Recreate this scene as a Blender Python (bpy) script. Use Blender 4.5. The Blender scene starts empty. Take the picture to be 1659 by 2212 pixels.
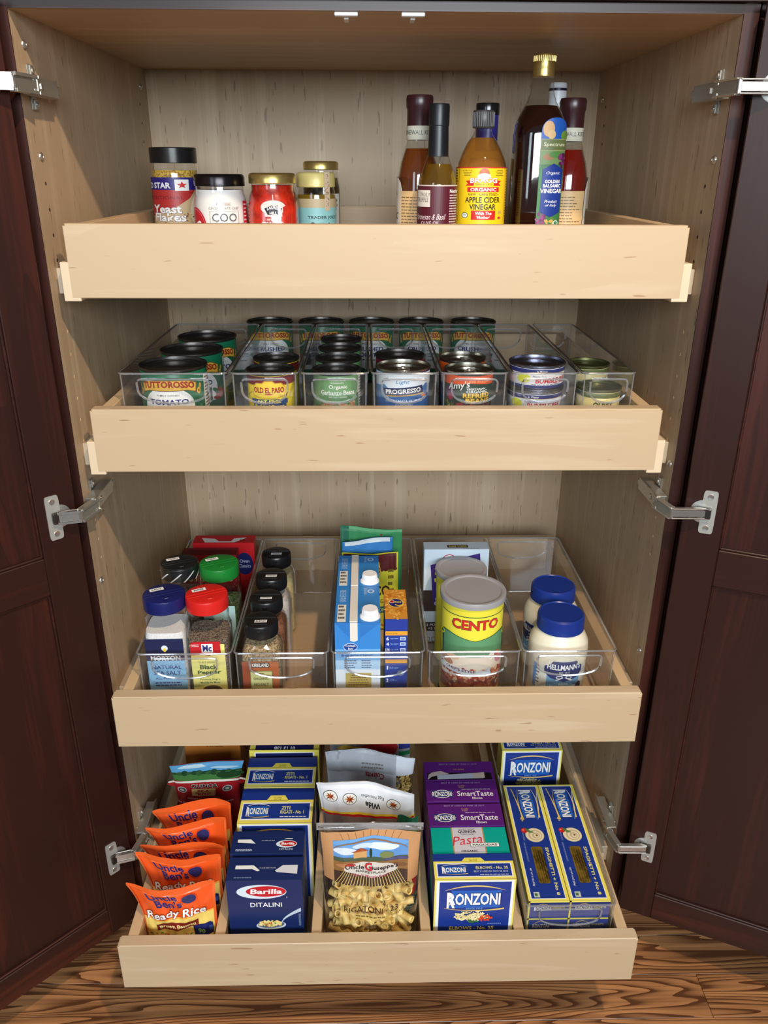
import bpy, bmesh, math, random
from mathutils import Vector, Matrix
random.seed(7)
SC = bpy.context.scene
COL = SC.collection
# ------------------------------------------------------------------ camera
cam_data = bpy.data.cameras.new('camera')
cam = bpy.data.objects.new('camera', cam_data); COL.objects.link(cam)
cam_data.sensor_fit = 'HORIZONTAL'; cam_data.sensor_width = 36.0
cam_data.lens = 36.0 * 1733.7256 / 1659.0
cam_data.clip_start = 0.02
_r = Vector((0.99977401, -0.02081378, 0.00432534)); _u = Vector((0.00421847, 0.39366081, 0.91924609)); _w = Vector((0.0208357, 0.91902011, -0.39365965))
M = Matrix((( _r.x, _u.x, -_w.x, -0.016305), (_r.y, _u.y, -_w.y, -1.105831), (_r.z, _u.z, -_w.z, 1.387965), (0, 0, 0, 1)))
cam.matrix_world = M
SC.camera = cam
# ------------------------------------------------------------------ world, lights, exposure
SC.view_settings.view_transform = 'Standard'; SC.view_settings.look = 'None'
SC.view_settings.exposure = 0.0; SC.view_settings.gamma = 1.0; SC.view_settings.use_curve_mapping = False
world = bpy.data.worlds.new('room_ambient'); SC.world = world; world.use_nodes = True
world.node_tree.nodes['Background'].inputs[0].default_value = (0.88, 0.94, 1.0, 1)
world.node_tree.nodes['Background'].inputs[1].default_value = 0.13
def lamp(name, kind, loc, power, color, size=.05, target=None, size_y=None, spot=None):
    l = bpy.data.lights.new(name, kind); l.energy = power; l.color = color
    if kind == 'AREA':
        l.shape = 'RECTANGLE' if size_y else 'SQUARE'; l.size = size
        if size_y: l.size_y = size_y
    else: l.shadow_soft_size = size
    if spot: l.spot_size = spot; l.spot_blend = .4
    o = bpy.data.objects.new(name, l); COL.objects.link(o); o.location = loc
    if target: o.rotation_euler = (Vector(target) - Vector(loc)).to_track_quat('-Z', 'Y').to_euler()
    return o
lamp('ceiling_downlight', 'SPOT', (0.47, -1.20, 2.66), 128, (1.0, .74, .50), .035, target=(.1, .1, .6), spot=math.radians(105))
lamp('window_daylight', 'AREA', (0.35, -3.3, 1.98), 122, (.86, .94, 1.0), 1.9, target=(0, .3, 1.3), size_y=.85)
lamp('second_window', 'AREA', (-1.6, -2.9, 1.95), 14, (.78, .90, 1.0), .7, target=(0, .3, 1.2), size_y=1.2)
try: SC.cycles.transparent_max_bounces = 48; SC.cycles.max_bounces = 10
except Exception: pass

# ------------------------------------------------------------------ materials
def lin(c):
    return tuple(((x / 255.) / 12.92 if x / 255. <= .04045 else ((x / 255. + .055) / 1.055) ** 2.4) for x in c)
_mats = {}
def pr(m): return m.node_tree.nodes['Principled BSDF']
def flat(rgb, rough=.45, metal=0., coat=0., spec=.5):
    k = (tuple(rgb), rough, metal, coat, spec)
    if k in _mats: return _mats[k]
    m = bpy.data.materials.new('ink_%02x%02x%02x' % tuple(int(c) for c in rgb)); m.use_nodes = True; b = pr(m)
    b.inputs['Base Color'].default_value = (*lin(rgb), 1); b.inputs['Roughness'].default_value = rough
    b.inputs['Metallic'].default_value = metal; b.inputs['Coat Weight'].default_value = coat
    b.inputs['Specular IOR Level'].default_value = spec
    nt = m.node_tree; n = nt.nodes.new('ShaderNodeTexNoise'); n.inputs['Scale'].default_value = 60
    mr = nt.nodes.new('ShaderNodeMapRange'); mr.inputs['To Min'].default_value = max(0, rough - .05); mr.inputs['To Max'].default_value = rough + .06
    nt.links.new(n.outputs[0], mr.inputs[0]); nt.links.new(mr.outputs[0], b.inputs['Roughness'])
    _mats[k] = m; return m
def speckle(name, a, b_, scale=220, rough=.6, lo=.45, hi=.6, third=None):
    if name in _mats: return _mats[name]
    m = bpy.data.materials.new(name); m.use_nodes = True; nt = m.node_tree; b = pr(m)
    tc = nt.nodes.new('ShaderNodeTexCoord'); n = nt.nodes.new('ShaderNodeTexNoise'); n.inputs['Scale'].default_value = scale; n.inputs['Detail'].default_value = 3
    r = nt.nodes.new('ShaderNodeValToRGB'); r.color_ramp.elements[0].position = lo; r.color_ramp.elements[1].position = hi
    r.color_ramp.elements[0].color = (*lin(a), 1); r.color_ramp.elements[1].color = (*lin(b_), 1)
    if third: e = r.color_ramp.elements.new(hi + .12); e.color = (*lin(third), 1)
    nt.links.new(tc.outputs['Object'], n.inputs['Vector']); nt.links.new(n.outputs[0], r.inputs[0]); nt.links.new(r.outputs[0], b.inputs['Base Color'])
    bp = nt.nodes.new('ShaderNodeBump'); bp.inputs['Strength'].default_value = .25; bp.inputs['Distance'].default_value = .001
    nt.links.new(n.outputs[0], bp.inputs['Height']); nt.links.new(bp.outputs[0], b.inputs['Normal'])
    b.inputs['Roughness'].default_value = rough; _mats[name] = m; return m
def clear(name='clear_plastic', tint=(1, 1, 1), refl=1.0, rough=.04, haze=0.):
    if name in _mats: return _mats[name]
    m = bpy.data.materials.new(name); m.use_nodes = True; nt = m.node_tree; nt.nodes.remove(pr(m))
    out = [n for n in nt.nodes if n.type == 'OUTPUT_MATERIAL'][0]
    t = nt.nodes.new('ShaderNodeBsdfTransparent'); t.inputs[0].default_value = (*tint, 1)
    g = nt.nodes.new('ShaderNodeBsdfGlossy'); g.inputs['Roughness'].default_value = rough; g.inputs['Color'].default_value = (.95, .97, 1, 1)
    lw = nt.nodes.new('ShaderNodeLayerWeight'); lw.inputs['Blend'].default_value = .5
    f = nt.nodes.new('ShaderNodeMath'); f.operation = 'POWER'; f.inputs[1].default_value = 4.2; nt.links.new(lw.outputs['Facing'], f.inputs[0])
    mu = nt.nodes.new('ShaderNodeMath'); mu.operation = 'MULTIPLY_ADD'; mu.inputs[1].default_value = .75 * refl; mu.inputs[2].default_value = .035 * refl; mu.use_clamp = True
    mx = nt.nodes.new('ShaderNodeMixShader')
    nt.links.new(f.outputs[0], mu.inputs[0]); nt.links.new(mu.outputs[0], mx.inputs[0])
    if haze > 0:
        d = nt.nodes.new('ShaderNodeBsdfDiffuse'); d.inputs[0].default_value = (.75, .77, .8, 1); m2 = nt.nodes.new('ShaderNodeMixShader'); m2.inputs[0].default_value = haze
        nt.links.new(t.outputs[0], m2.inputs[1]); nt.links.new(d.outputs[0], m2.inputs[2]); nt.links.new(m2.outputs[0], mx.inputs[1])
    else: nt.links.new(t.outputs[0], mx.inputs[1])
    nt.links.new(g.outputs[0], mx.inputs[2]); nt.links.new(mx.outputs[0], out.inputs[0])
    _mats[name] = m; return m
def liquid(name, rgb, rough=.08, body=.45):
    if name in _mats: return _mats[name]
    m = bpy.data.materials.new(name); m.use_nodes = True; nt = m.node_tree; b = pr(m)
    out = [n for n in nt.nodes if n.type == 'OUTPUT_MATERIAL'][0]
    b.inputs['Base Color'].default_value = (*lin(rgb), 1); b.inputs['Roughness'].default_value = rough
    t = nt.nodes.new('ShaderNodeBsdfTransparent'); c = lin(rgb); k = max(c) or 1; t.inputs[0].default_value = (*[(x / k) ** .5 for x in c], 1)
    mx = nt.nodes.new('ShaderNodeMixShader'); mx.inputs[0].default_value = body
    nt.links.new(t.outputs[0], mx.inputs[1]); nt.links.new(b.outputs[0], mx.inputs[2]); nt.links.new(mx.outputs[0], out.inputs[0])
    _mats[name] = m; return m
def wood(name, light, dark, fleck=None, axis='Z', scale=1.0, ringf=22, fine=False, rough=.42, contrast=(.35, .68), rings=.35, stretch=14., coat=0., fleck_amt=.735):
    """axis = grain direction"""
    m = bpy.data.materials.new(name); m.use_nodes = True; nt = m.node_tree; L = nt.links; b = pr(m)
    tc = nt.nodes.new('ShaderNodeTexCoord'); oi = nt.nodes.new('ShaderNodeObjectInfo')
    add = nt.nodes.new('ShaderNodeVectorMath'); add.operation = 'ADD'; sc_ = nt.nodes.new('ShaderNodeVectorMath'); sc_.operation = 'SCALE'; sc_.inputs['Scale'].default_value = 7.3
    cmb = nt.nodes.new('ShaderNodeCombineXYZ')
    for i in range(3): L.new(oi.outputs['Random'], cmb.inputs[i])
    L.new(cmb.outputs[0], sc_.inputs[0]); L.new(tc.outputs['Object'], add.inputs[0]); L.new(sc_.outputs[0], add.inputs[1])
    mp = nt.nodes.new('ShaderNodeMapping'); s = [stretch * scale] * 3; s['XYZ'.index(axis)] = 1.1 * scale; mp.inputs['Scale'].default_value = s
    L.new(add.outputs[0], mp.inputs[0])
    n1 = nt.nodes.new('ShaderNodeTexNoise'); n1.inputs['Scale'].default_value = 1.2; n1.inputs['Detail'].default_value = 5; n1.inputs['Distortion'].default_value = .6
    L.new(mp.outputs[0], n1.inputs['Vector'])
    mp2 = nt.nodes.new('ShaderNodeMapping'); s2 = [stretch * 9 * scale] * 3; s2['XYZ'.index(axis)] = 3.5 * scale; mp2.inputs['Scale'].default_value = s2; L.new(add.outputs[0], mp2.inputs[0])
    n2 = nt.nodes.new('ShaderNodeTexNoise'); n2.inputs['Scale'].default_value = 1.; n2.inputs['Detail'].default_value = 3; L.new(mp2.outputs[0], n2.inputs['Vector'])
    # cathedral rings: contour lines of a smooth field
    rg = nt.nodes.new('ShaderNodeMath'); rg.operation = 'MULTIPLY'; rg.inputs[1].default_value = ringf; n3 = nt.nodes.new('ShaderNodeTexNoise'); n3.inputs['Scale'].default_value = .33; n3.inputs['Detail'].default_value = 1.5 if not fine else 3.2; n3.inputs['Roughness'].default_value = .42; L.new(mp.outputs[0], n3.inputs['Vector']); L.new(n3.outputs[0], rg.inputs[0])
    fr = nt.nodes.new('ShaderNodeMath'); fr.operation = 'FRACT'; L.new(rg.outputs[0], fr.inputs[0])
    pw = nt.nodes.new('ShaderNodeMath'); pw.operation = 'POWER'; pw.inputs[1].default_value = 3.; L.new(fr.outputs[0], pw.inputs[0])
    a1 = nt.nodes.new('ShaderNodeMath'); a1.operation = 'MULTIPLY_ADD'; a1.inputs[1].default_value = rings; L.new(pw.outputs[0], a1.inputs[0])
    a2 = nt.nodes.new('ShaderNodeMath'); a2.operation = 'MULTIPLY_ADD'; a2.inputs[1].default_value = .35; L.new(n2.outputs[0], a2.inputs[0]); L.new(n1.outputs[0], a2.inputs[2]); L.new(a2.outputs[0], a1.inputs[2])
    ramp = nt.nodes.new('ShaderNodeValToRGB'); ramp.color_ramp.elements[0].position = contrast[0]; ramp.color_ramp.elements[1].position = contrast[1]
    ramp.color_ramp.elements[0].color = (*lin(light), 1); ramp.color_ramp.elements[1].color = (*lin(dark), 1)
    L.new(a1.outputs[0], ramp.inputs[0]); last = ramp.outputs[0]
    if fleck:
        mp3 = nt.nodes.new('ShaderNodeMapping'); s3 = [190. * scale] * 3; s3['XYZ'.index(axis)] = 24. * scale; mp3.inputs['Scale'].default_value = s3; L.new(add.outputs[0], mp3.inputs[0])
        n4 = nt.nodes.new('ShaderNodeTexNoise'); n4.inputs['Scale'].default_value = 1.; n4.inputs['Detail'].default_value = 1; L.new(mp3.outputs[0], n4.inputs['Vector'])
        r4 = nt.nodes.new('ShaderNodeMapRange'); r4.inputs['From Min'].default_value = fleck_amt; r4.inputs['From Max'].default_value = fleck_amt + .045; r4.inputs['To Max'].default_value = .6; L.new(n4.outputs[0], r4.inputs[0])
        mx = nt.nodes.new('ShaderNodeMix'); mx.data_type = 'RGBA'; mx.inputs[7].default_value = (*lin(fleck), 1)
        L.new(r4.outputs[0], mx.inputs[0]); L.new(last, mx.inputs[6]); last = mx.outputs[2]
    L.new(last, b.inputs['Base Color'])
    bp = nt.nodes.new('ShaderNodeBump'); bp.inputs['Strength'].default_value = .08; bp.inputs['Distance'].default_value = .001; L.new(n2.outputs[0], bp.inputs['Height']); L.new(bp.outputs[0], b.inputs['Normal'])
    b.inputs['Roughness'].default_value = rough; b.inputs['Coat Weight'].default_value = coat; b.inputs['Coat Roughness'].default_value = .25; b.inputs['Specular IOR Level'].default_value = .5 if 'cherry' not in name else .32
    return m
MAPLE = (226, 203, 168); MAPLE_D = (206, 176, 136); FLK = (140, 96, 60)
W_front = wood('maple_front', (212, 195, 168), (192, 169, 136), FLK, 'X', rings=.46, stretch=9, fleck_amt=.745)
W_sideY = wood('maple_drawer_side', (220, 196, 160), (202, 172, 132), FLK, 'Y', rings=.2)
W_vert = wood('maple_veneer', (207, 188, 160), (183, 160, 130), (110, 88, 66), 'Z', rings=.03, stretch=30, rough=.5, fleck_amt=.69)
W_top = wood('maple_veneer_top', (214, 190, 156), (190, 163, 128), (130, 100, 74), 'X', rings=.12, rough=.45)
W_cherry = wood('cherry_stain', (72, 31, 22), (42, 19, 14), None, 'Z', rings=.1, rough=.42, coat=.12, scale=1.2)
W_cherryX = wood('cherry_stain_rail', (76, 33, 22), (44, 20, 14), None, 'X', rings=.1, rough=.42, coat=.12, scale=1.2)
W_oak = wood('oak_floor', (190, 134, 86), (92, 56, 34), None, 'X', rings=.55, rough=.36, contrast=(.55, 1.12), stretch=16, coat=.2, scale=1.9, ringf=36, fine=True)
METAL = flat((204, 202, 198), .28, .9); NICKEL = flat((190, 188, 180), .30, .8); TIN = flat((150, 150, 150), .25, 1.); GOLD = flat((212, 186, 112), .28, .85)
DARKTIN = flat((92, 88, 86), .3, .9)
CLEAR = clear('clear_bin_plastic', (.980, .978, .975), 1.25, .05, .012); FILM = clear('clear_film', (.97, .97, .97), 1.6, .12); JAR = clear('clear_jar', (.98, .985, .98), 1.3, .03)
RIM = clear('bin_rim_plastic', (.78, .77, .77), 3.6, .1, .16)

# ------------------------------------------------------------------ mesh helpers
def link(name, bm, mats, parent=None, smooth=False, loc=None, rot=None):
    me = bpy.data.meshes.new(name); bm.normal_update(); bm.to_mesh(me); bm.free()
    for m in (mats if isinstance(mats, (list, tuple)) else [mats]): me.materials.append(m)
    if smooth:
        for p in me.polygons: p.use_smooth = True
        try: me.set_sharp_from_angle(angle=math.radians(38))
        except Exception: pass
    o = bpy.data.objects.new(name, me); COL.objects.link(o)
    if parent: o.parent = parent
    if loc: o.location = loc
    if rot: o.rotation_euler = rot
    return o
def add_box(bm, x0, x1, y0, y1, z0, z1, bev=0., mi=0, seg=1):
    r = bmesh.ops.create_cube(bm, size=1.0); vs = r['verts']
    for v in vs: v.co = Vector(((x0 + x1) / 2 + v.co.x * (x1 - x0), (y0 + y1) / 2 + v.co.y * (y1 - y0), (z0 + z1) / 2 + v.co.z * (z1 - z0)))
    fs = list({f for v in vs for f in v.link_faces})
    for f in fs: f.material_index = mi
    if bev > 0:
        es = list({e for v in vs for e in v.link_edges}); bmesh.ops.bevel(bm, geom=es, offset=bev, segments=seg, affect='EDGES', profile=.6)
    return vs
def boxobj(name, x0, x1, y0, y1, z0, z1, mat, parent=None, bev=0., seg=1, **k):
    bm = bmesh.new(); add_box(bm, x0, x1, y0, y1, z0, z1, bev, seg=seg); return link(name, bm, mat, parent, **k)
def add_loft(bm, rings, cap0=True, cap1=True, mi=0):
    """rings: list of lists of Vector (same count)"""
    vr = [[bm.verts.new(p) for p in ring] for ring in rings]; n = len(vr[0])
    for a, b in zip(vr, vr[1:]):
        for i in range(n):
            f = bm.faces.new((a[i], a[(i + 1) % n], b[(i + 1) % n], b[i])); f.material_index = mi
    if cap0: bm.faces.new(list(reversed(vr[0]))).material_index = mi
    if cap1: bm.faces.new(vr[-1]).material_index = mi
def circ(r, z, n=40, cx=0, cy=0, ry=None, e=2.0):
    out = []
    for i in range(n):
        a = 2 * math.pi * i / n; c, s = math.cos(a), math.sin(a); ry_ = r if ry is None else ry
        out.append(Vector((cx + r * math.copysign(abs(c) ** (2 / e), c), cy + ry_ * math.copysign(abs(s) ** (2 / e), s), z)))
    return out
def lathe(name, prof, mat, parent=None, n=40, cap0=True, cap1=True, **k):
    bm = bmesh.new(); add_loft(bm, [circ(max(p[0], 1e-5), p[1], n) for p in prof], cap0, cap1); return link(name, bm, mat, parent, smooth=True, **k)
def loft(name, prof, mat, parent=None, n=48, cap0=True, cap1=True, **k):
    """prof rows: (rx, ry, z, exponent)"""
    bm = bmesh.new(); add_loft(bm, [circ(p[0], p[2], n, ry=p[1], e=p[3]) for p in prof], cap0, cap1); return link(name, bm, mat, parent, smooth=True, **k)
def add_tube(bm, pts, r, n=8, closed=False, mi=0):
    pts = [Vector(p) for p in pts]; N = len(pts); rings = []
    for i, p in enumerate(pts):
        a = pts[(i - 1) % N] if (closed or i > 0) else p; b = pts[(i + 1) % N] if (closed or i < N - 1) else p
        t = (b - a).normalized(); up = Vector((0, 0, 1)) if abs(t.z) < .9 else Vector((1, 0, 0))
        s = t.cross(up).normalized(); q = s.cross(t).normalized()
        rings.append([p + r * (math.cos(2 * math.pi * k / n) * s + math.sin(2 * math.pi * k / n) * q) for k in range(n)])
    if closed: rings.append(rings[0])
    if closed:
        vr = [[bm.verts.new(p) for p in ring] for ring in rings[:-1]]; vr.append(vr[0])
        for a, b in zip(vr, vr[1:]):
            for i in range(n): bm.faces.new((a[i], a[(i + 1) % n], b[(i + 1) % n], b[i])).material_index = mi
    else: add_loft(bm, rings, mi=mi)
def thing(name, label, cat, loc=(0, 0, 0), rz=0, group=None):
    o = bpy.data.objects.new(name, None); COL.objects.link(o); o.empty_display_size = .02
    o.location = loc; o.rotation_euler = (0, 0, rz); o['label'] = label; o['category'] = cat
    if group: o['group'] = group
    return o
def kids(o): return [c for c in bpy.data.objects if c.parent == o]
def dup(root, loc, rz, label, group=None):
    r = root.copy(); COL.objects.link(r); r.location = loc; r.rotation_euler = (0, 0, rz); r['label'] = label
    if group: r['group'] = group
    for ch in kids(root):
        c = ch.copy(); COL.objects.link(c); c.parent = r
        for g in kids(ch): d = g.copy(); COL.objects.link(d); d.parent = c
    return r

# ------------------------------------------------------------------ flat print: shapes and lettering laid on a surface
_glyph = {}
def glyphs(s, bold):
    k = (s, bold)
    if k in _glyph: return _glyph[k]
    cu = bpy.data.curves.new('t', 'FONT'); cu.body = s; cu.size = 1; cu.resolution_u = 2; cu.offset = bold; cu.fill_mode = 'FRONT'
    ob = bpy.data.objects.new('t', cu); me = ob.to_mesh()
    V = [(v.co.x, v.co.y) for v in me.vertices]; F = [tuple(p.vertices) for p in me.polygons]
    ob.to_mesh_clear(); bpy.data.objects.remove(ob); bpy.data.curves.remove(cu)
    if V:
        x0 = min(v[0] for v in V); x1 = max(v[0] for v in V); y0 = min(v[1] for v in V); y1 = max(v[1] for v in V)
        V = [((x - x0) / max(x1 - x0, 1e-6), (y - y0) / max(y1 - y0, 1e-6)) for x, y in V]
    _glyph[k] = (V, F); return V, F
class Art:
    """print on a face of w x h metres; x runs 0..1 to the right, y runs 0..1 downwards"""
    def __init__(s, w, h): s.w, s.h, s.it = w, h, []
    def _add(s, V, F, col, fix=None):
        P = [((x - .5) * s.w, (1 - y) * s.h) for x, y in V]
        bb = (min(p[0] for p in P), max(p[0] for p in P), min(p[1] for p in P), max(p[1] for p in P))
        lay = fix or max([i[3] + (i[2] is not col and i[2] != col) for i in s.it if i[4][0] < bb[1] and bb[0] < i[4][1] and i[4][2] < bb[3] and bb[2] < i[4][3]] or [1])
        s.it.append((P, F, col, lay, bb))
    def poly(s, pts, col, fix=None): s._add(pts, [tuple(reversed(range(len(pts))))], col, fix)
    def rect(s, x0, y0, x1, y1, col): s.poly([(x0, y0), (x1, y0), (x1, y1), (x0, y1)], col)
    def frame(s, x0, y0, x1, y1, t, col):
        ty = t * s.w / s.h
        s.rect(x0, y0, x1, y0 + ty, col); s.rect(x0, y1 - ty, x1, y1, col); s.rect(x0, y0, x0 + t, y1, col); s.rect(x1 - t, y0, x1, y1, col)
    def ell(s, cx, cy, rx, ry, col, n=28, rot=0., fix=None):
        pts = []
        for i in range(n):
            a = 2 * math.pi * i / n; x, y = rx * math.cos(a) * s.w, ry * math.sin(a) * s.h
            pts.append((cx + (x * math.cos(rot) - y * math.sin(rot)) / s.w, cy + (x * math.sin(rot) + y * math.cos(rot)) / s.h))
        s.poly(pts, col, fix)
    def arc(s, cx, cy, rx, ry, a0, a1, t, col, n=14):
        V, F = [], []
        for i in range(n + 1):
            k = i / n; a = math.radians(a0 + (a1 - a0) * k); tt = t * (1 - abs(2 * k - 1) ** 3 * .7)
            V += [(cx + rx * math.cos(a), cy - ry * math.sin(a)), (cx + (rx - tt * s.h / s.w) * math.cos(a), cy - (ry - tt) * math.sin(a))]
        for i in range(n): F.append((2 * i, 2 * i + 1, 2 * i + 3, 2 * i + 2) if a0 < a1 else (2 * i, 2 * i + 2, 2 * i + 3, 2 * i + 1))
        s._add(V, F, col)
    def text(s, t, x, y, hh, ww, col, bold=.0, shear=0., rot=0., arch=0., cap=.030):
        bold = min(bold, cap)
        V, F = glyphs(t, bold); out = []
        if not V: return
        for vx, vy in V:
            px = (vx - .5) * ww * s.w; py = (vy - .5) * hh * s.h; px += shear * py
            py += arch * s.h * (1 - (2 * vx - 1) ** 2)
            if rot: px, py = px * math.cos(rot) - py * math.sin(rot), px * math.sin(rot) + py * math.cos(rot)
            out.append((x + px / s.w, y - py / s.h))
        s._add(out, F, col)
    def text2(s, t, x, y, hh, ww, col, edge, bold=.02, d=.035, **k):
        s.text(t, x, y, hh * 1.1, ww * 1.03, edge, min(bold, .03) + d, cap=.06, **k); s.text(t, x, y, hh, ww, col, bold, **k)
    def lines(s, x0, x1, y0, y1, n, col, th=.45, seed=1, center=False):
        rnd = random.Random(seed); st = (y1 - y0) / n
        for i in range(n):
            e = (x1 - x0) * rnd.uniform(0, .35); a, b = (x0 + e / 2, x1 - e / 2) if center else (x0, x1 - e); x = a
            while x < b:
                wd = (x1 - x0) * rnd.uniform(.06, .16); s.rect(x, y0 + i * st, min(x + wd, b), y0 + i * st + st * th, col); x += wd + (x1 - x0) * .025
    def blobs(s, cx, cy, rx, ry, cols, n, size, seed=1, asp=.6):
        rnd = random.Random(seed); base = 1 + max([i[3] for i in s.it if i[4][0] < (cx + rx - .5) * s.w and (cx - rx - .5) * s.w < i[4][1] and i[4][2] < (1 - cy + ry) * s.h and (1 - cy - ry) * s.h < i[4][3]] or [0])
        for i in range(n):
            a = rnd.uniform(0, 6.28); r_ = math.sqrt(rnd.random()); k = rnd.uniform(.6, 1.2) * size
            s.ell(cx + rx * r_ * math.cos(a), cy + ry * r_ * math.sin(a), k, k * asp * s.w / s.h, rnd.choice(cols), 9, rnd.uniform(0, 3.1), fix=base + .05 * i)
    def build(s, name, fmap, parent, du=0, dv=0, rough=.4, eps=.00012, base=.0002):
        bm = bmesh.new(); mats = []; ly = bm.verts.layers.float.new('lay')
        for P, F, col, lay, bb in s.it:
            m = flat(col, rough) if not isinstance(col, bpy.types.Material) else col
            if m not in mats: mats.append(m)
            mi = mats.index(m); vs = []
            for p in P: v = bm.verts.new((p[0], p[1], 0)); v[ly] = lay; vs.append(v)
            for f in F:
                try: bm.faces.new([vs[i] for i in f]).material_index = mi
                except ValueError: pass
        for ax, d in ((0, du), (1, dv)):
            if d:
                cs = [v.co[ax] for v in bm.verts]; k = math.ceil(min(cs) / d)
                while k * d < max(cs):
                    co = Vector((0, 0, 0)); co[ax] = k * d; no = Vector((0, 0, 0)); no[ax] = 1
                    bmesh.ops.bisect_plane(bm, geom=bm.verts[:] + bm.edges[:] + bm.faces[:], dist=1e-7, plane_co=co, plane_no=no); k += 1
        for v in bm.verts: v.co = Vector(fmap(v.co.x, v.co.y, base + eps * v[ly]))
        return link(name, bm, mats, parent)
def plane_map(o, U, V):
    o, U, V = Vector(o), Vector(U).normalized(), Vector(V).normalized(); N = U.cross(V)
    return lambda u, v, z: o + U * u + V * v + N * z
def cyl_map(r, z0): return lambda u, v, z: ((r + z) * math.sin(u / r), -(r + z) * math.cos(u / r), z0 + v)
# ------------------------------------------------------------------ floor: oak strip planks, each its own board
HW, DP, TOPZ = 0.436, 0.636, 1.559
fl = boxobj('floor', -2.6, 2.6, -3.6, .75, -.03, -.0045, flat((52, 34, 22), .8)); fl['kind'] = 'structure'
PW = .0835
rows = [(-.0745 + PW * k) for k in range(-14, 9)]
joints = {0: [.598], -1: [.60 - 1.02]}
rnd = random.Random(4); plank_me = {}
for ri, yb in enumerate(rows):
    k = ri - 14; y0, y1 = yb - PW, yb
    if k == 0: xs = [-2.6, -1.15, .597, 2.0, 2.6]
    elif k == 1: xs = [-2.6, -.9, .1, 1.6, 2.6]
    else:
        xs = [-2.6]; x = -2.6 + rnd.uniform(.4, 1.2)
        while x < 2.5: xs.append(x); x += rnd.uniform(.7, 1.7)
        xs.append(2.6)
    for a, b in zip(xs, xs[1:]):
        L = round(b - a, 3)
        o = boxobj('floor_plank', -(b - a) / 2 + .0004, (b - a) / 2 - .0004, -PW / 2 + .0004, PW / 2 - .0004, -.0045, 0, W_oak, fl, bev=.0006)
        o.location = ((a + b) / 2, (y0 + y1) / 2, 0)
# neighbouring joinery beside and above the pantry
for nm, xa, xb in (('wall_left', -1.5, -.4585), ('wall_right', .4585, 1.6)):
    o = boxobj(nm, xa, xb, .004, .66, .11, 2.35, W_cherry); o['kind'] = 'structure'
o = boxobj('trim_1', -1.5, 1.6, -.012, .0035, 1.5705, 2.35, W_cherryX); o['kind'] = 'structure'
o = boxobj('baseboard_back', -1.5, 1.6, .075, .09, .0005, .109, W_cherryX); o['kind'] = 'structure'
o = boxobj('wall_back', -1.5, 1.6, .662, .70, 0, 2.6, flat((170, 160, 145), .8)); o['kind'] = 'structure'
# ------------------------------------------------------------------ pantry cabinet
cab = thing('pantry_cabinet', 'tall pantry cabinet with cherry stained doors swung open, maple interior and four pull-out shelves', 'cabinet', (0, 0, 0))
ZBOT = .128
for s in (-1, 1):
    x0, x1 = sorted((s * HW, s * (HW + .018)))
    boxobj('side_panel', x0, x1, .0012, DP, ZBOT - .018, TOPZ + .011, W_vert, cab)
    xa, xb = sorted((s * HW, s * .4545))
    boxobj('edge_band', xa, xb, -.0008, .0012, ZBOT - .018, TOPZ + .0105, W_cherry, cab)
boxobj('back_panel', -HW, HW, DP, DP + .012, ZBOT, TOPZ, W_vert, cab)
boxobj('top_panel', -HW, HW, .0012, DP, TOPZ, TOPZ + .0105, W_top, cab)
boxobj('edge_band', -HW, HW, -.0008, .0012, TOPZ, TOPZ + .0105, W_cherryX, cab)
boxobj('bottom_panel', -HW, HW, .0012, DP, ZBOT - .018, ZBOT, W_top, cab)
boxobj('edge_band', -HW, HW, -.0008, .0012, ZBOT - .018, ZBOT, W_cherryX, cab)
def pan_screw(name, x, y, z, s, r=.0055):
    bm = bmesh.new(); prof = [(r, 0), (r * .95, .0012), (r * .7, .0026), (r * .35, .0032), (r * .3, .0024)]
    add_loft(bm, [circ(p[0], p[1], 16) for p in prof])
    bmesh.ops.rotate(bm, verts=bm.verts, matrix=Matrix.Rotation(math.radians(-90 * s), 3, 'Y'))
    return link(name, bm, METAL, cab, smooth=True, loc=(x, y, z))
for y, z in ((.035, 1.526), (.037, 1.400), (.591, 1.526), (.023, .790)): pan_screw('screw', -HW, y, z, -1)
for y, z in ((.602, 1.510), (.015, .984), (.022, .653), (.022, 1.40)): pan_screw('screw', HW, y, z, 1)
for s in (-1, 1):   # shelf pin holes in a row up each side
    for yy in (.040, .575):
        for k in range(-11, 14):
            z = 1.175 + .0321 * k
            bm = bmesh.new(); add_loft(bm, [circ(.0026, 0, 10), circ(.0021, .0004, 10)])
            bmesh.ops.rotate(bm, verts=bm.verts, matrix=Matrix.Rotation(math.radians(-90 * s), 3, 'Y'))
            if .3 < z < 1.2 or (1.27 < z < 1.37 and yy < .1) or (1.42 < z < 1.50 and yy > .1): link('shelf_pin_hole', bm, flat((206, 176, 134), .6) if z < 1.2 else flat((60, 38, 24), .9), cab, loc=(s * HW, yy, z))
            else: bm.free()
# latch plates under the top
for xc in (-.039, .041):
    bm = bmesh.new(); add_box(bm, xc - .014, xc + .014, .004, .0155, TOPZ - .0045, TOPZ, .0008); add_box(bm, xc - .003, xc + .003, .0155, .04, TOPZ - .0065, TOPZ, .0006)
    o = link('latch_plate', bm, flat((225, 228, 230), .35), cab)
    for d in (-.009, .009):
        b2 = bmesh.new(); add_loft(b2, [circ(.0026, 0, 12), circ(.0026, -.0012, 12), circ(.0012, -.002, 12)]); q = link('screw', b2, METAL, o, smooth=True, loc=(xc + d, .018, TOPZ - .0005))
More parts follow.
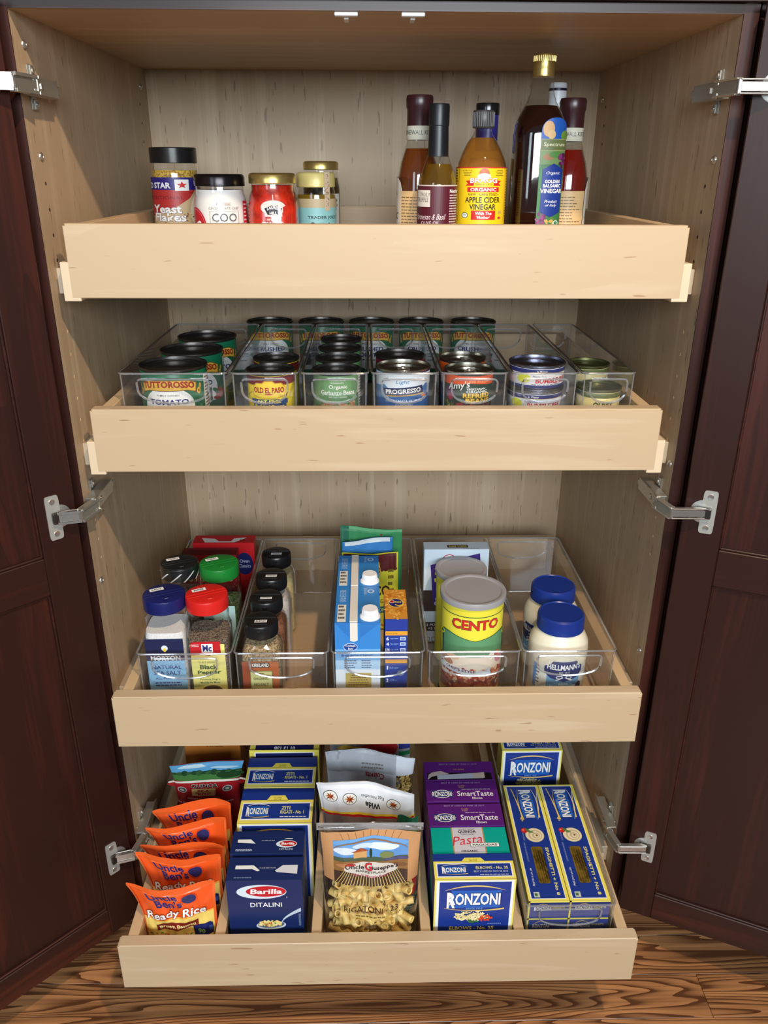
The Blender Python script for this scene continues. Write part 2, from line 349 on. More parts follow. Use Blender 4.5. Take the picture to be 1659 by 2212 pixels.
# runner brackets beside each drawer
def runner(side, zb, zt_, y0, y1, yf_):
    xa, xb = sorted((side * .4205, side * .3982)); boxobj('runner_block', xa, xb, max(yf_ + .0195, .004) if yf_ < -.01 else yf_ + .0002, y1, zb, zt_, flat((214, 194, 164), .45), cab, bev=.0008)
    xa, xb = sorted((side * HW, side * .4207)); boxobj('drawer_runner', xa, xb, y0 + .02, y1 - .1, zb + .006, zb + .040, flat((190, 176, 154), .4, .2), cab, bev=.001)
for zt_, yf in ((1.3205, .003), (1.0718, .005), (.6417, -.08), (.2701, -.213)):
    for s in (-1, 1): runner(s, zt_ - .0985, zt_ - .0480, .010, .60, yf)
# ------------------------------------------------------------------ doors
def make_door(side, ang, px, py, width=.4385):
    a = math.radians(ang)
    d = bpy.data.objects.new('door', None)
    # local frame: x runs from hinge edge outwards, +y is the inner face normal pointing away from the face (thickness goes to -y)
    H0, H1 = .118, 1.5675; st = .057
    B = lambda n, x0, x1, y0, y1, z0, z1, m, p, bev=.0012: boxobj(n, x0, x1, y0, y1, z0, z1, m, p, bev=bev)
    root = boxobj('door', 0, st, -.0205, 0, H0, H1, W_cherry, cab, bev=.0015)
    # y axis of the door = direction of the inner face normal
    dirv = Vector((side * math.sin(a), -math.cos(a), 0)); nrm = Vector((-side * math.cos(a), -math.sin(a), 0))
    mw = Matrix(((dirv.x, nrm.x, 0, px), (dirv.y, nrm.y, 0, py), (0, 0, 1, 0), (0, 0, 0, 1)))
    root.matrix_local = mw
    B('stile', width - st, width, -.0205, 0, H0, H1, W_cherry, root)
    for z0, z1 in ((H0, .177), (.812, .8715), (H1 - .06, H1)):
        B('rail', st, width - st, -.0204, -.0003, z0, z1, W_cherryX, root)
    for z0, z1 in ((.177, .812), (.8715, H1 - .06)):
        B('recessed_panel', st - .002, width - st + .002, -.0155, -.0075, z0 - .002, z1 + .002, W_cherry, root, 0)
        bm = bmesh.new()   # bead moulding round the panel
        for (xa, xb, za, zb_) in ((st, st + .0035, z0, z1), (width - st - .0035, width - st, z0, z1), (st, width - st, z0, z0 + .0035), (st, width - st, z1 - .0035, z1)):
            add_box(bm, xa, xb, -.0076, -.0025, za, zb_, .001)
        link('bead_moulding', bm, W_cherryX, root)
    return root, mw
doorL, mwL = make_door(-1, 45, -.4380, -.0262)
doorR, mwR = make_door(1, 65, .4500, -.0262)
# ------------------------------------------------------------------ hinges
def hinge(side, z, mw, cupx):
    root = None
    W3 = lambda p: mw @ Vector(p)
    # mounting plate on the cabinet side: wings above and below, screwed
    bm = bmesh.new()
    xs = lambda t: side * (HW - t)
    def bx(t0, t1, y0, y1, z0, z1, bev=.0008):
        a, b = sorted((xs(t0), xs(t1))); add_box(bm, a, b, y0, y1, z0, z1, bev)
    bx(0, .0030, .030, .046, z - .026, z + .026, .0012); bx(.003, .0055, .033, .043, z + .013, z + .025); bx(.003, .0055, .033, .043, z - .025, z - .013)
    bx(0, .009, .012, .062, z - .0075, z + .0075)
    plate = link('hinge', bm, NICKEL, cab, smooth=False)
    for dz in (-.019, .019):
        b2 = bmesh.new(); add_loft(b2, [circ(.0034, 0, 14), circ(.0034, .0012, 14), circ(.0016, .0019, 14)]); bmesh.ops.rotate(b2, verts=b2.verts, matrix=Matrix.Rotation(math.radians(-90 * side), 3, 'Y'))
        link('screw', b2, METAL, plate, smooth=True, loc=(xs(.0055), .038, z + dz))
    # arm clipped over the plate: a U channel standing proud of the side
    bm = bmesh.new()
    bx(.017, .0195, -.004, .080, z - .0105, z + .0105, .001); bx(.004, .0185, -.004, .074, z + .0085, z + .0108, .0006); bx(.004, .0185, -.004, .074, z - .0108, z - .0085, .0006)
    bx(.016, .0185, .080, .088, z - .005, z + .005, .0008)
    link('hinge_arm', bm, NICKEL, plate)
    bm = bmesh.new()   # lighter end claws and adjusting screw
    bx(.0185, .0215, -.006, .006, z + .004, z + .0112); bx(.0185, .0215, -.006, .006, z - .0112, z - .004); bx(.0195, .0208, .018, .026, z - .004, z + .004, .001)
    link('claw', bm, METAL, plate)
    # link from arm front to the bend, then to the cup
    bend = Vector((side * (HW - .010), -.043, z)); rear = Vector((side * (HW - .020), .002, z)); cup = W3((cupx + .004, .006, z))
    def bar(bm, p, q, hh, t, gap=0):
        d = (q - p).normalized(); n = Vector((0, 0, 1)).cross(d).normalized(); L = (q - p).length
        r = bmesh.ops.create_cube(bm, size=1); 
        for v in r['verts']:
            c = v.co.copy(); v.co = p + d * ((c.x + .5) * L) + n * (c.y * t) + Vector((0, 0, c.z * hh + gap))
        bmesh.ops.bevel(bm, geom=list({e for v in r['verts'] for e in v.link_edges}), offset=.0007, segments=1, affect='EDGES')
    bm = bmesh.new(); bar(bm, rear, bend, .017, .004)
    for g in (-.0085, .0085): bar(bm, rear, bend, .0022, .009, g)
    link('hinge_link', bm, NICKEL, plate)
    bm = bmesh.new(); bar(bm, bend, cup, .0105, .0045)
    for g in (-.0075, .0075): bar(bm, bend, cup, .002, .008, g)
    link('hinge_link', bm, METAL, plate)
    bm = bmesh.new(); add_box(bm, -.0025, .0025, -.003, .003, -.0085, .0085, .0008)
    link('pivot_pin', bm, METAL, plate, loc=bend)
    # cup plate on the door
    bm = bmesh.new()
    add_loft(bm, [[Vector((cupx + .008 + p.x, q_, z + p.y)) for p in circ(.0100, 0, 36, ry=.0335, e=9.)] for q_ in (.0016, 0)])
    cp = bmesh.new(); add_loft(cp, [circ(.0175, 0, 32), circ(.0175, .0010, 32), circ(.016, .0013, 32)])
    bmesh.ops.rotate(cp, verts=cp.verts, matrix=Matrix.Rotation(math.radians(-90), 3, 'X')); bmesh.ops.translate(cp, verts=cp.verts, vec=(cupx, 0, z))
    bmesh.ops.recalc_face_normals(bm, faces=bm.faces[:]); o = link('cup_plate', bm, flat((188, 190, 184), .38, .55), plate); o.matrix_local = mw
    o2 = link('hinge_cup', cp, flat((190, 192, 188), .35, .8), plate, smooth=True); o2.matrix_local = mw
    bm = bmesh.new(); add_box(bm, cupx - .008, cupx + .012, .0012, .0085, z - .0085, z + .0085, .002, seg=2); o3 = link('cup_body', bm, DARKTIN, plate); o3.matrix_local = mw
    for dz in (-.0245, .0245):
        b2 = bmesh.new(); add_loft(b2, [circ(.004, 0, 14), circ(.004, .001, 14), circ(.0018, .0006, 14)]); bmesh.ops.rotate(b2, verts=b2.verts, matrix=Matrix.Rotation(math.radians(-90), 3, 'X')); bmesh.ops.translate(b2, verts=b2.verts, vec=(cupx + .0080, .0016, z + dz))
        q = link('screw', b2, METAL, plate, smooth=True); q.matrix_local = mw
for z in (1.479, .929, .283):
    hinge(-1, z, mwL, .0260); hinge(1, z, mwR, .0260)
# ------------------------------------------------------------------ pull-out drawers
def drawer(zt_, yf, dividers=()):
    H = .0945; zb = zt_ - H; WO = .410; y1 = yf + .585
    bm = bmesh.new(); add_box(bm, -WO, WO, yf, yf + .019, zb, zt_)
    # eased upper corners of the front board
    es = [e for e in bm.edges if abs(e.verts[0].co.x - e.verts[1].co.x) < 1e-6 and abs(e.verts[0].co.z - e.verts[1].co.z) < 1e-6 and e.verts[0].co.z > zt_ - .001]
    bmesh.ops.bevel(bm, geom=es, offset=.0028, segments=2, affect='EDGES')
    bmesh.ops.bevel(bm, geom=[e for e in bm.edges if abs(e.verts[0].co.y - yf) < 1e-6 and abs(e.verts[1].co.y - yf) < 1e-6], offset=.0011, segments=1, affect='EDGES')
    o = link('drawer', bm, W_front, cab)
    for s in (-1, 1):
        xa, xb = sorted((s * .398, s * .3815)); boxobj('side_board', xa, xb, yf + .019, y1, zb + .002, zt_ - .0005, W_sideY, o, bev=.0008)
    boxobj('back_board', -.3815, .3815, y1 - .015, y1, zb + .002, zt_ - .0005, W_top, o, bev=.0008)
    boxobj('bottom_board', -.3815, .3815, yf + .019, y1 - .015, zb + .008, zb + .0175, W_sideY, o)
    for x in dividers: boxobj('divider', x - .008, x + .008, yf + .019, y1 - .015, zb + .0175, zt_ - .004, W_sideY, o, bev=.0008)
    return o
drawer(1.3205, .003); drawer(1.0718, .005); drawer(.6417, -.080); drawer(.2701, -.213, (-.2535, -.1005, .0745, .2245))
ZB = (1.2440, .9953, .5652, .1936)
# ------------------------------------------------------------------ clear bins
def make_bin(w, l, h, label, loc, group):
    """origin: centre of the base, front at y=-l/2"""
    t = thing('clear_bin', label, 'storage bin', loc, 0, group)
    bm = bmesh.new(); tp = .003; th = .0018
    def ring(off, z, ins):
        hw, hl, r = w / 2 - ins - off, l / 2 - ins - off, max(.008 - off, .003); out = []
        for cx, cy, a0 in ((hw - r, hl - r, 0), (-hw + r, hl - r, 90), (-hw + r, -hl + r, 180), (hw - r, -hl + r, 270)):
            for k in range(4): a = math.radians(a0 + 30 * k); out.append(Vector((cx + r * math.cos(a), cy + r * math.sin(a), z)))
        return out
    add_loft(bm, [ring(0, .0, tp + .0015), ring(0, .003, tp), ring(0, h - .001, .0018), ring(th, h - .001, .0018), ring(th, .0035, tp), ring(th, .002, tp + .0015)])
    link('bin_body', bm, CLEAR, t, smooth=True)
    bm = bmesh.new(); add_tube(bm, ring(0, h - .0012, .0012), .0017, 6, True)
    for sx in (-1, 1):
        for sy in (-1, 1): add_tube(bm, [(sx * (w / 2 - .0042), sy * (l / 2 - .0042), h - .002), (sx * (w / 2 - tp - .0026), sy * (l / 2 - tp - .0026), .004)], .0010, 5)
    link('bin_rim', bm, RIM, t, smooth=True)
    for s in (-1, 1):
        hw = min(w * .34, .052); zc = h - .010; pts = []
        y = s * (l / 2 - .0018 - .0002)
        for k in range(5): a = math.radians(90 - 22.5 * k); pts.append((hw - .006 + .006 * math.cos(a), y, zc - .006 + .006 * math.sin(a)))
        for k in range(1, 16): a = math.pi * k / 16; pts.append((hw * math.cos(a), y + s * (-.0006) * 0, zc - .012 - h * .20 * math.sin(a) ** .75))
        for k in range(5): a = math.radians(180 - 22.5 * k); pts.append((-hw + .006 + .006 * math.cos(a), y, zc - .006 + .006 * math.sin(a)))
        bm = bmesh.new(); add_tube(bm, pts, .0017, 6, True); link('handle_rim', bm, RIM, t, smooth=True)
    return t
# ------------------------------------------------------------------ tins
def make_can(name, r, h, label_rgb, art, label, loc, rz=0, group=None, lid=DARKTIN, ring=False, cat='can', lidless=None):
    t = thing(name, label, cat, loc, rz, group)
    c = .0022
    lathe('can_body', [(r - .001, 0), (r, .001), (r, .003), (r - c, .0045), (r - c, h - .0045), (r, h - .003), (r, h - .0006), (r - .0008, h), (r - .0022, h - .0002), (r - .0026, h - .004), (r - .010, h - .0045), (r - .0105, h - .0037), (r - .0125, h - .0037), (r - .013, h - .0045), (r * .55, h - .0045), (r * .55 - .0008, h - .0040), (.0005, h - .0040)], lid, t, n=48)
    lb = lathe('label', [(r - c + .0004, .0052), (r - c + .0006, .0056), (r - c + .0006, h - .0056), (r - c + .0004, h - .0052)], flat(label_rgb, .38), t, n=48, cap0=False, cap1=False)
    if art: art.build('label_print', cyl_map(r - c + .0006, .0054 + (h - .011 - art.h)), lb, du=.004)
    if ring:
        bm = bmesh.new(); add_tube(bm, [(.009 * math.cos(a * .524), -r * .45 + .011 * math.sin(a * .524), h - .0028) for a in range(12)], .0011, 6, True); add_box(bm, -.003, .003, -r * .45 + .010, -r * .45 + .020, h - .0036, h - .0024); link('pull_ring', bm, METAL, t, smooth=True)
    return t
GRN = (14, 104, 70); GOLDC = (226, 178, 66); REDC = (172, 40, 30); WHT = (238, 240, 238); NAVY = (32, 40, 120); BLK = (28, 26, 28)
def tutto(r, h, l1, l2):
    a = Art(2 * math.pi * r * .98, (h - .011) * .70); W = 2 * math.pi * r * .98; f = .1 / W
    X = lambda x: .5 + x * f
    for off in (0,):
        a.ell(X(0), .70, .40 * f, .42, WHT, 40); a.rect(X(-.34), .70, X(.34), 1, WHT)
        for s in (-1, 1):
            a.ell(X(s * .46), .86, .11 * f, .13, (196, 36, 34)); a.ell(X(s * .40), 1.0 - .05, .10 * f, .05, (160, 26, 28)); a.ell(X(s * .37), .80, .09 * f, .05, (40, 110, 60), rot=.6 * s); a.ell(X(s * .5), .74, .05 * f, .04, (60, 130, 70), rot=-.5 * s)
        a.poly([(X(-.46), .22), (X(-.3), .13), (X(.3), .13), (X(.46), .22), (X(.44), .42), (X(.3), .36), (X(-.3), .36), (X(-.44), .42)], (120, 84, 22))
        a.poly([(X(-.44), .225), (X(-.29), .145), (X(.29), .145), (X(.44), .225), (X(.425), .395), (X(.29), .345), (X(-.29), .345), (X(-.425), .395)], GOLDC)
        for s in (-1, 1): a.ell(X(s * .49), .40, .035 * f, .07, GOLDC); a.ell(X(s * .52), .30, .025 * f, .05, (204, 160, 50)); a.ell(X(s * .49), .40, .015 * f, .03, (120, 84, 22))
        a.text2('TUTTOROSSO', X(0), .265, .125, .80 * f, REDC, (90, 30, 14), .02, .02, arch=.05)
        a.text('FAMILY OWNED', X(0), .445, .035, .34 * f, (50, 70, 60), .01)
        a.text(l1, X(0), .585, .115, .60 * f, NAVY, .035); a.text(l2, X(0), .74, .115, .48 * f, NAVY, .035)
        a.lines(X(-.2), X(.2), .86, .92, 1, (60, 60, 90), .5)
        a.rect(X(.62), .1, X(1.0), .95, (232, 232, 226)); a.lines(X(.65), X(.97), .16, .9, 11, (70, 70, 70), .45, 3); a.rect(X(-1.0), .1, X(-.62), .95, (232, 232, 226)); a.lines(X(-.97), X(-.65), .16, .9, 11, (70, 70, 70), .45, 5)
        a.poly([(X(1.12), .22), (X(1.5), .22), (X(1.5), .4), (X(1.12), .4)], GOLDC); a.text('TUTTOROSSO', X(1.31), .31, .10, .34 * f, REDC, .03)
        a.poly([(X(-1.5), .22), (X(-1.12), .22), (X(-1.12), .4), (X(-1.5), .4)], GOLDC); a.text('TUTTOROSSO', X(-1.31), .31, .10, .34 * f, REDC, .03)
    return a
z2 = ZB[1]; zi = z2 + .0037
BG = 'clear bins on the second pull-out'
bins2 = [(-.2985, .158, 'widest clear bin, holding the large green tomato tins'), (-.1655, .099, 'clear bin with the yellow refried bean tins'), (-.0625, .099, 'clear bin with the pale green chickpea tins'),
         (.0395, .099, 'clear bin with the blue and white soup tin'), (.1420, .099, 'clear bin with the orange and dark green bean tins'), (.2460, .099, 'clear bin with the stacked tuna tins'), (.3400, .0805, 'narrow clear bin with the olive tins')]
for x, w, lab in bins2: make_bin(w, .400, .1195, lab, (x, .245, z2), BG)
tt = make_can('tomato_tin', .0515, .1150, GRN, tutto(.0493, .1150, 'TOMATO', 'SAUCE'), 'large green tomato sauce tin at the front of the widest bin', (-.3115, .1135, zi), 0, 'tomato sauce tins in the widest bin')
dup(tt, (-.3050, .2235, zi), .22, 'middle green tomato sauce tin of the three in the widest bin'); dup(tt, (-.2995, .3350, zi), .38, 'rearmost green tomato sauce tin in the widest bin')
tc = make_can('tomato_tin', .0455, .1150, GRN, tutto(.0434, .1150, 'CRUSHED', 'TOMATO'), 'green crushed tomato tin in the row behind the bins, end nearest the tuna bin', (.196, .5085, z2), -.12, 'tomato tins in the row behind the bins')
for x, rz, lb in ((.092, .02, 'green crushed tomato tin behind the bins, next to the end one'), (-.006, -.15, 'green crushed tomato tin in the middle of the row behind the bins'), (-.106, .05, 'green tomato tin behind the chickpea bin'), (-.208, .1, 'green tomato tin behind the refried bean bin, first of the back row')):
    dup(tc, (x, .5085, z2), rz, lb)
def strip_art(r, h, k=1.): return Art(2 * math.pi * r, (h - .011) * k), (lambda x: .5 + x * (.1 / (2 * math.pi * r)))
# refried beans
r, h = .0375, .108; a, X = strip_art(r - .002, h, .62); F = .1 / (2 * math.pi * (r - .002))
a.rect(0, 0, 1, .20, (128, 30, 32)); a.rect(0, 0, 1, .06, (96, 20, 24))
for k in range(-26, 27): a.ell(X(k * .045), .205, .023 * F, .03, (128, 30, 32), 10); a.rect(X(k * .045) - .0004, .03, X(k * .045) + .0004, .2, (84, 18, 22))
a.poly([(X(-.27), .3), (X(-.2), .16), (X(-.1), .16), (X(-.06), .1), (X(.06), .1), (X(.1), .16), (X(.2), .16), (X(.27), .3), (X(.25), .5), (X(.1), .56), (X(-.1), .56), (X(-.25), .5)], (206, 160, 60))
a.poly([(X(-.255), .3), (X(-.19), .18), (X(-.09), .18), (X(-.05), .12), (X(.05), .12), (X(.09), .18), (X(.19), .18), (X(.255), .3), (X(.235), .48), (X(.1), .54), (X(-.1), .54), (X(-.235), .48)], (244, 214, 60))
a.text2('OLD EL PASO', X(0), .34, .135, .46 * F, (178, 40, 30), (110, 20, 16), .025, .015); a.poly([(X(-.08), .46), (X(-.02), .42), (X(.02), .42), (X(.08), .46)], (178, 40, 30))
a.rect(X(-.30), .575, X(.30), .70, (24, 66, 130)); a.rect(X(-.26), .69, X(.27), .83, (24, 66, 130)); a.text('FAT FREE', X(0), .635, .085, .36 * F, (244, 232, 70), .03); a.text('Refried Beans', X(0), .755, .085, .46 * F, (244, 232, 70), .03)
a.text('Vegetarian', X(-.36), .48, .06, .16 * F, (60, 100, 40), 0, rot=.5); a.ell(X(0), 1.0, .3 * F, .12, (120, 64, 40)); a.blobs(X(0), .97, .25 * F, .08, [(150, 84, 52), (96, 50, 34)], 24, .006, 2)
ct = make_can('bean_tin', r, h, (240, 214, 30), a, 'yellow refried bean tin at the front of its bin', (-.1635, .1115, zi), 0, 'yellow refried bean tins', ring=False)
dup(ct, (-.1630, .1930, zi), -.5, 'second yellow refried bean tin, behind the first')
# chickpeas
a, X = strip_art(r - .002, h, .58)
a.rect(X(-.19), .04, X(.25), .52, (108, 158, 104)); a.text('ORGANIC VALUE', X(.02), .10, .04, .26 * F, WHT, .01); a.text('GARBANZO', X(.02), .17, .035, .2 * F, WHT, .01)
a.text('Organic', X(.03), .29, .13, .28 * F, WHT, .015); a.text('Garbanzo Beans', X(.03), .44, .13, .54 * F, WHT, .015); a.text('NO SALT ADDED', X(.03), .56, .035, .28 * F, WHT, .01)
a.blobs(X(.06), .84, .30 * F, .18, [(206, 160, 122), (190, 138, 100), (220, 178, 140), (170, 118, 84)], 50, .014, 4, .8); a.blobs(X(-.3), .9, .08 * F, .08, [(60, 90, 40), (130, 30, 30)], 10, .012, 6)
a.rect(X(.42), .05, X(.8), .95, (236, 238, 230)); a.lines(X(.44), X(.78), .1, .9, 10, (60, 60, 60), .45, 9); a.rect(X(-.85), .05, X(-.5), .95, (236, 238, 230)); a.lines(X(-.83), X(-.52), .1, .9, 10, (60, 60, 60), .45, 8)
g1 = make_can('chickpea_tin', r, h, (96, 140, 92), a, 'pale green chickpea tin at the front of its bin', (-.0625, .1120, zi), 0, 'chickpea tins in a row')
for y, lb in ((.1915, 'second chickpea tin from the front of its bin'), (.2710, 'third chickpea tin from the front of its bin'), (.3480, 'rearmost chickpea tin in its bin')): dup(g1, (-.0620, y, zi), .2, lb)
# soup
r, h = .0425, .1125; a, X = strip_art(r - .002, h, .56); F = .1 / (2 * math.pi * (r - .002)); BL = (36, 92, 160)
a.rect(0, 0, 1, .42, (214, 228, 240)); a.poly([(0, .55), (X(-.4), .34), (X(-.32), .30), (X(-.26), .38), (X(-.1), .62), (0, .9)], (84, 130, 180)); a.poly([(1, .5), (X(.5), .34), (X(.38), .28), (X(.28), .40), (X(.1), .62), (1, .8)], (60, 110, 170))
a.text('Light', X(-.02), .22, .13, .20 * F, (50, 120, 190), .0, .3)
a.poly([(X(-.32), .42), (X(.30), .33), (X(.34), .55), (X(-.28), .62)], (204, 160, 60)); a.poly([(X(-.34), .40), (X(.30), .31), (X(.33), .52), (X(-.30), .59)], (22, 34, 84))
a.text('PROGRESSO', X(-.01), .455, .125, .56 * F, WHT, .035, rot=.07); a.ell(X(.33), .6, .05 * F, .03, (220, 120, 40))
a.text('ZESTY SANTA FE STYLE', X(0), .72, .075, .60 * F, (200, 214, 230), .01); a.text('CHICKEN', X(0), .84, .075, .26 * F, (200, 214, 230), .01); a.blobs(X(0), .98, .3 * F, .05, [(200, 160, 90), (180, 60, 40)], 20, .01, 5)
make_can('soup_tin', r, h, BL, a, 'blue and white light soup tin with a bright silver rim', (.0395, .1130, zi), 0, lid=flat((186, 182, 170), .25, 1.), ring=True)
r2 = .0410; a, X = strip_art(r2 - .002, h); a.rect(0, .22, 1, .26, (220, 210, 200)); a.lines(X(-.2), X(.2), .12, .17, 1, WHT, .5); a.text('DICED', X(-.2), .42, .16, .34 * (.1 / (2 * math.pi * (r2 - .002))), WHT, .02); a.text('TOMATOES', X(0), .62, .12, .5 * (.1 / (2 * math.pi * (r2 - .002))), WHT, .02)
make_can('tomato_tin', r2, .110, (116, 16, 46), a, 'dark red tin behind the blue and white soup tin', (.0380, .2060, zi))
# amy's style refried beans
r, h = .0385, .1085; a, X = strip_art(r - .002, h, .50); F = .1 / (2 * math.pi * (r - .002))
a.rect(0, 0, 1, .30, (226, 92, 32)); a.poly([(X(-.4), .30), (X(0), .22), (X(.4), .30), (X(.4), .34), (X(-.4), .34)], (30, 62, 46)); a.text('LIGHT IN SODIUM', X(.14), .17, .075, .40 * F, (248, 206, 160), .0)
a.ell(X(-.36), .55, .10 * F, .2, (90, 40, 90)); a.ell(X(-.34), .7, .06 * F, .1, (150, 30, 60)); a.text("Amy's", X(-.20), .33, .27, .36 * F, WHT, .01, .2, rot=.18)
a.text('VEGETARIAN', X(.08), .40, .06, .30 * F, WHT, .02); a.text('ORGANIC', X(.10), .485, .085, .34 * F, WHT, .02); a.text2('REFRIED', X(.10), .61, .14, .44 * F, (246, 200, 50), (120, 60, 20), .03, .02); a.text2('BEANS', X(.12), .77, .14, .40 * F, (246, 200, 50), (120, 60, 20), .03, .02)
a.blobs(X(.02), .95, .34 * F, .10, [(120, 20, 40), (150, 50, 50), (80, 20, 30)], 40, .012, 3); a.blobs(X(-.36), .9, .1 * F, .1, [(70, 120, 50), (206, 170, 60)], 12, .01, 7)
a.rect(X(.5), .35, X(.85), .95, (226, 220, 196)); a.lines(X(.52), X(.83), .4, .9, 9, (60, 60, 60), .4, 4)
am = make_can('bean_tin', r, h, (26, 56, 42), a, 'orange topped dark green organic bean tin at the front of its bin', (.1410, .1125, zi), 0, 'orange topped bean tins', lid=flat((176, 172, 160), .25, 1.), ring=True)
dup(am, (.1395, .1945, zi), .35, 'second orange topped bean tin, behind the first')
# tuna stack
r, h = .0435, .0392
a, X = strip_art(r - .002, h); F = .1 / (2 * math.pi * (r - .002)); a.rect(0, 0, 1, .22, (44, 50, 110)); a.rect(0, .86, 1, 1, (44, 50, 110)); a.rect(X(-.28), .20, X(.5), .22, (210, 170, 60))
a.ell(X(-.33), .5, .11 * F, .24, (214, 222, 60)); a.text('Premium Tuna', X(-.08), .38, .10, .2 * F, (60, 60, 90), 0); a.text2('BUMBLE BEE', X(.14), .60, .30, .56 * F, (190, 40, 40), (230, 230, 236), .03, .01, shear=.1); a.text('in Water', X(-.05), .11, .12, .16 * F, WHT, .01); a.lines(X(-.2), X(.3), .8, .85, 1, (90, 90, 120), .7)
tn = make_can('tuna_tin', r, h, (226, 230, 236), a, 'lowest of the three stacked tuna tins', (.2465, .1210, zi), .05, 'stacked tuna tins', lid=flat((150, 152, 170), .28, 1.))
dup(tn, (.2465, .1210, zi + h), -.1, 'middle tuna tin of the stack'); dup(tn, (.2475, .1215, zi + 2 * h), .12, 'topmost tuna tin of the stack, blue rimmed')
# olives
r, h = .0345, .0850; a, X = strip_art(r - .002, h); F = .1 / (2 * math.pi * (r - .002)); a.rect(0, 0, 1, .10, (96, 106, 60))
for k, (xx, yy) in enumerate(((-.35, .55), (-.22, .75), (.2, .7), (.3, .5), (-.1, .35), (.12, .35), (-.42, .85), (.38, .85))): a.ell(X(xx), yy, .055 * F, .09, (34, 30, 28), rot=.4 * k); a.ell(X(xx + .01), yy - .02, .015 * F, .025, (120, 110, 90))
a.ell(X(-.2), .48, .07 * F, .10, (214, 110, 90)); a.ell(X(.03), .78, .13 * F, .24, (70, 140, 190)); a.ell(X(.03), .78, .09 * F, .17, (150, 196, 220)); a.ell(X(.03), .82, .04 * F, .08, (214, 90, 60)); a.text('OLIVES', X(0), .25, .14, .3 * F, (60, 70, 30), .03)
ol = make_can('olive_tin', r, h, (226, 210, 140), a, 'lower cream olive tin at the front of the narrowest bin', (.3400, .0960, zi), 0, 'cream and olive patterned tins', lid=flat((96, 98, 60), .35, .7))
ol2 = make_can('olive_tin', r, .104, (226, 210, 140), a, 'taller cream olive tin behind the low one', (.3400, .1700, zi), .4, 'cream and olive patterned tins', lid=flat((96, 98, 60), .35, .7))

# ------------------------------------------------------------------ top pull-out: jars
z1 = ZB[0] + .0181 - .018
def jar(name, label, cat, loc, prof, fill, lid_prof, lid_mat, e=2., rz=0, fill_top=None, group=None, lid_name='lid', body_mat=None):
    t = thing(name, label, cat, loc, rz, group)
    loft('jar_body', [(p[0], p[0], p[1], e if p[1] < .75 * prof[-1][1] else 2.) for p in prof], body_mat or JAR, t)
    ft = fill_top or prof[-1][1] * .8; fp = [(p[0] - .0014, max(p[1], .0016)) for p in prof if p[1] < ft]
    rr = [q for q in prof if q[1] < ft][-1][0]; rn = [q for q in prof if q[1] >= ft]; rn = rn[0][0] if rn else rr
    pl = [q for q in prof if q[1] < ft][-1]; pn = ([q for q in prof if q[1] >= ft] or [pl])[0]; k = (ft - pl[1]) / max(pn[1] - pl[1], 1e-6)
    fp.append((pl[0] + (pn[0] - pl[0]) * k - .0014, ft))
    if fill: loft('contents', [(p[0], p[0], p[1], e if p[1] < .75 * prof[-1][1] else 2.) for p in fp], fill, t)
    if lid_prof: lathe(lid_name, lid_prof, lid_mat, t, n=48)
    return t
def band(t, r, z0, z1_, rgb, art=None, name='label', rough=.42, arc=None, mat=None):
    """wrap label; arc limits it to +-arc radians around the front"""
    if arc is None: lb = lathe(name, [(r + .0003, z0), (r + .0005, z0 + .0004), (r + .0005, z1_ - .0004), (r + .0003, z1_)], mat or flat(rgb, rough), t, n=48, cap0=False, cap1=False)
    else:
        a0 = Art(2 * arc * r, z1_ - z0); a0.rect(0, 0, 1, 1, mat or rgb); lb = a0.build(name, cyl_map(r, z0), t, du=.003, base=.0004)
    if art: art.build('label_print', cyl_map(r + .0005, z0), lb, du=.003)
    return lb
LIDB = flat((22, 22, 24), .25)
def ribbed(r, z0, h, top=.0015): return [(r - .0008, z0), (r, z0 + .0008), (r, z0 + h - top), (r - top, z0 + h), (r * .86, z0 + h), (r * .84, z0 + h - .0008), (.001, z0 + h - .0008)]
YEAST = speckle('yeast_flakes', (214, 178, 74), (150, 110, 40), 320, .8)
t = jar('yeast_flake_jar', 'tall clear jar of yellow flakes with a black lid and red label', 'jar', (-.3310, .335, z1), [(.034, 0), (.0375, .002), (.0382, .01), (.0382, .125), (.0375, .140), (.035, .147), (.034, .151)], YEAST, ribbed(.0378, .150, .0235), LIDB, fill_top=.1395)
a = Art(2 * math.pi * .0382 * .62, .105); FX = lambda x: x
a.rect(0, .0, .8, .18, (40, 34, 120)); a.rect(.8, 0, .93, .18, (28, 22, 52)); a.rect(0, .18, .93, 1, (196, 170, 130)); a.poly([(0, .18), (.78, .18), (.70, .30), (.52, .44), (.2, .56), (0, .56)], (178, 44, 44)); a.ell(.86, .5, .16, .3, (228, 212, 184)); 
a.text('RED STAR', .30, .115, .085, .40, WHT, .03); a.rect(.545, .03, .70, .19, WHT); 
st = [(.6225 + .06 * math.cos(math.radians(-90 + 36 * k)) * (1 if k % 2 == 0 else .42), .11 + .055 * math.sin(math.radians(-90 + 36 * k)) * (1 if k % 2 == 0 else .42)) for k in range(10)]
a._add(st + [(.6225, .11)], [(10, (k + 1) % 10, k) for k in range(10)], (208, 40, 44)); a.text('NUTRITIONAL', .38, .29, .05, .5, (110, 20, 26), 0)
a.text2('Yeast', .42, .455, .125, .36, WHT, (110, 60, 50), .03, .02); a.text2('Flakes', .45, .575, .125, .38, WHT, (110, 60, 50), .03, .02); a.blobs(.62, .72, .28, .26, [(206, 160, 90), (150, 90, 50), (226, 196, 150), (120, 70, 40)], 90, .012, 5); a.text('NON-FORTIFIED', .4, .78, .05, .5, (60, 40, 30), .01)
a.rect(.93, 0, 1, 1, (20, 18, 20)); a.lines(.935, .99, .04, .96, 22, (200, 200, 200), .35, 2)
band(t, .0382, .024, .129, (30, 26, 60), a, arc=.62 * math.pi)
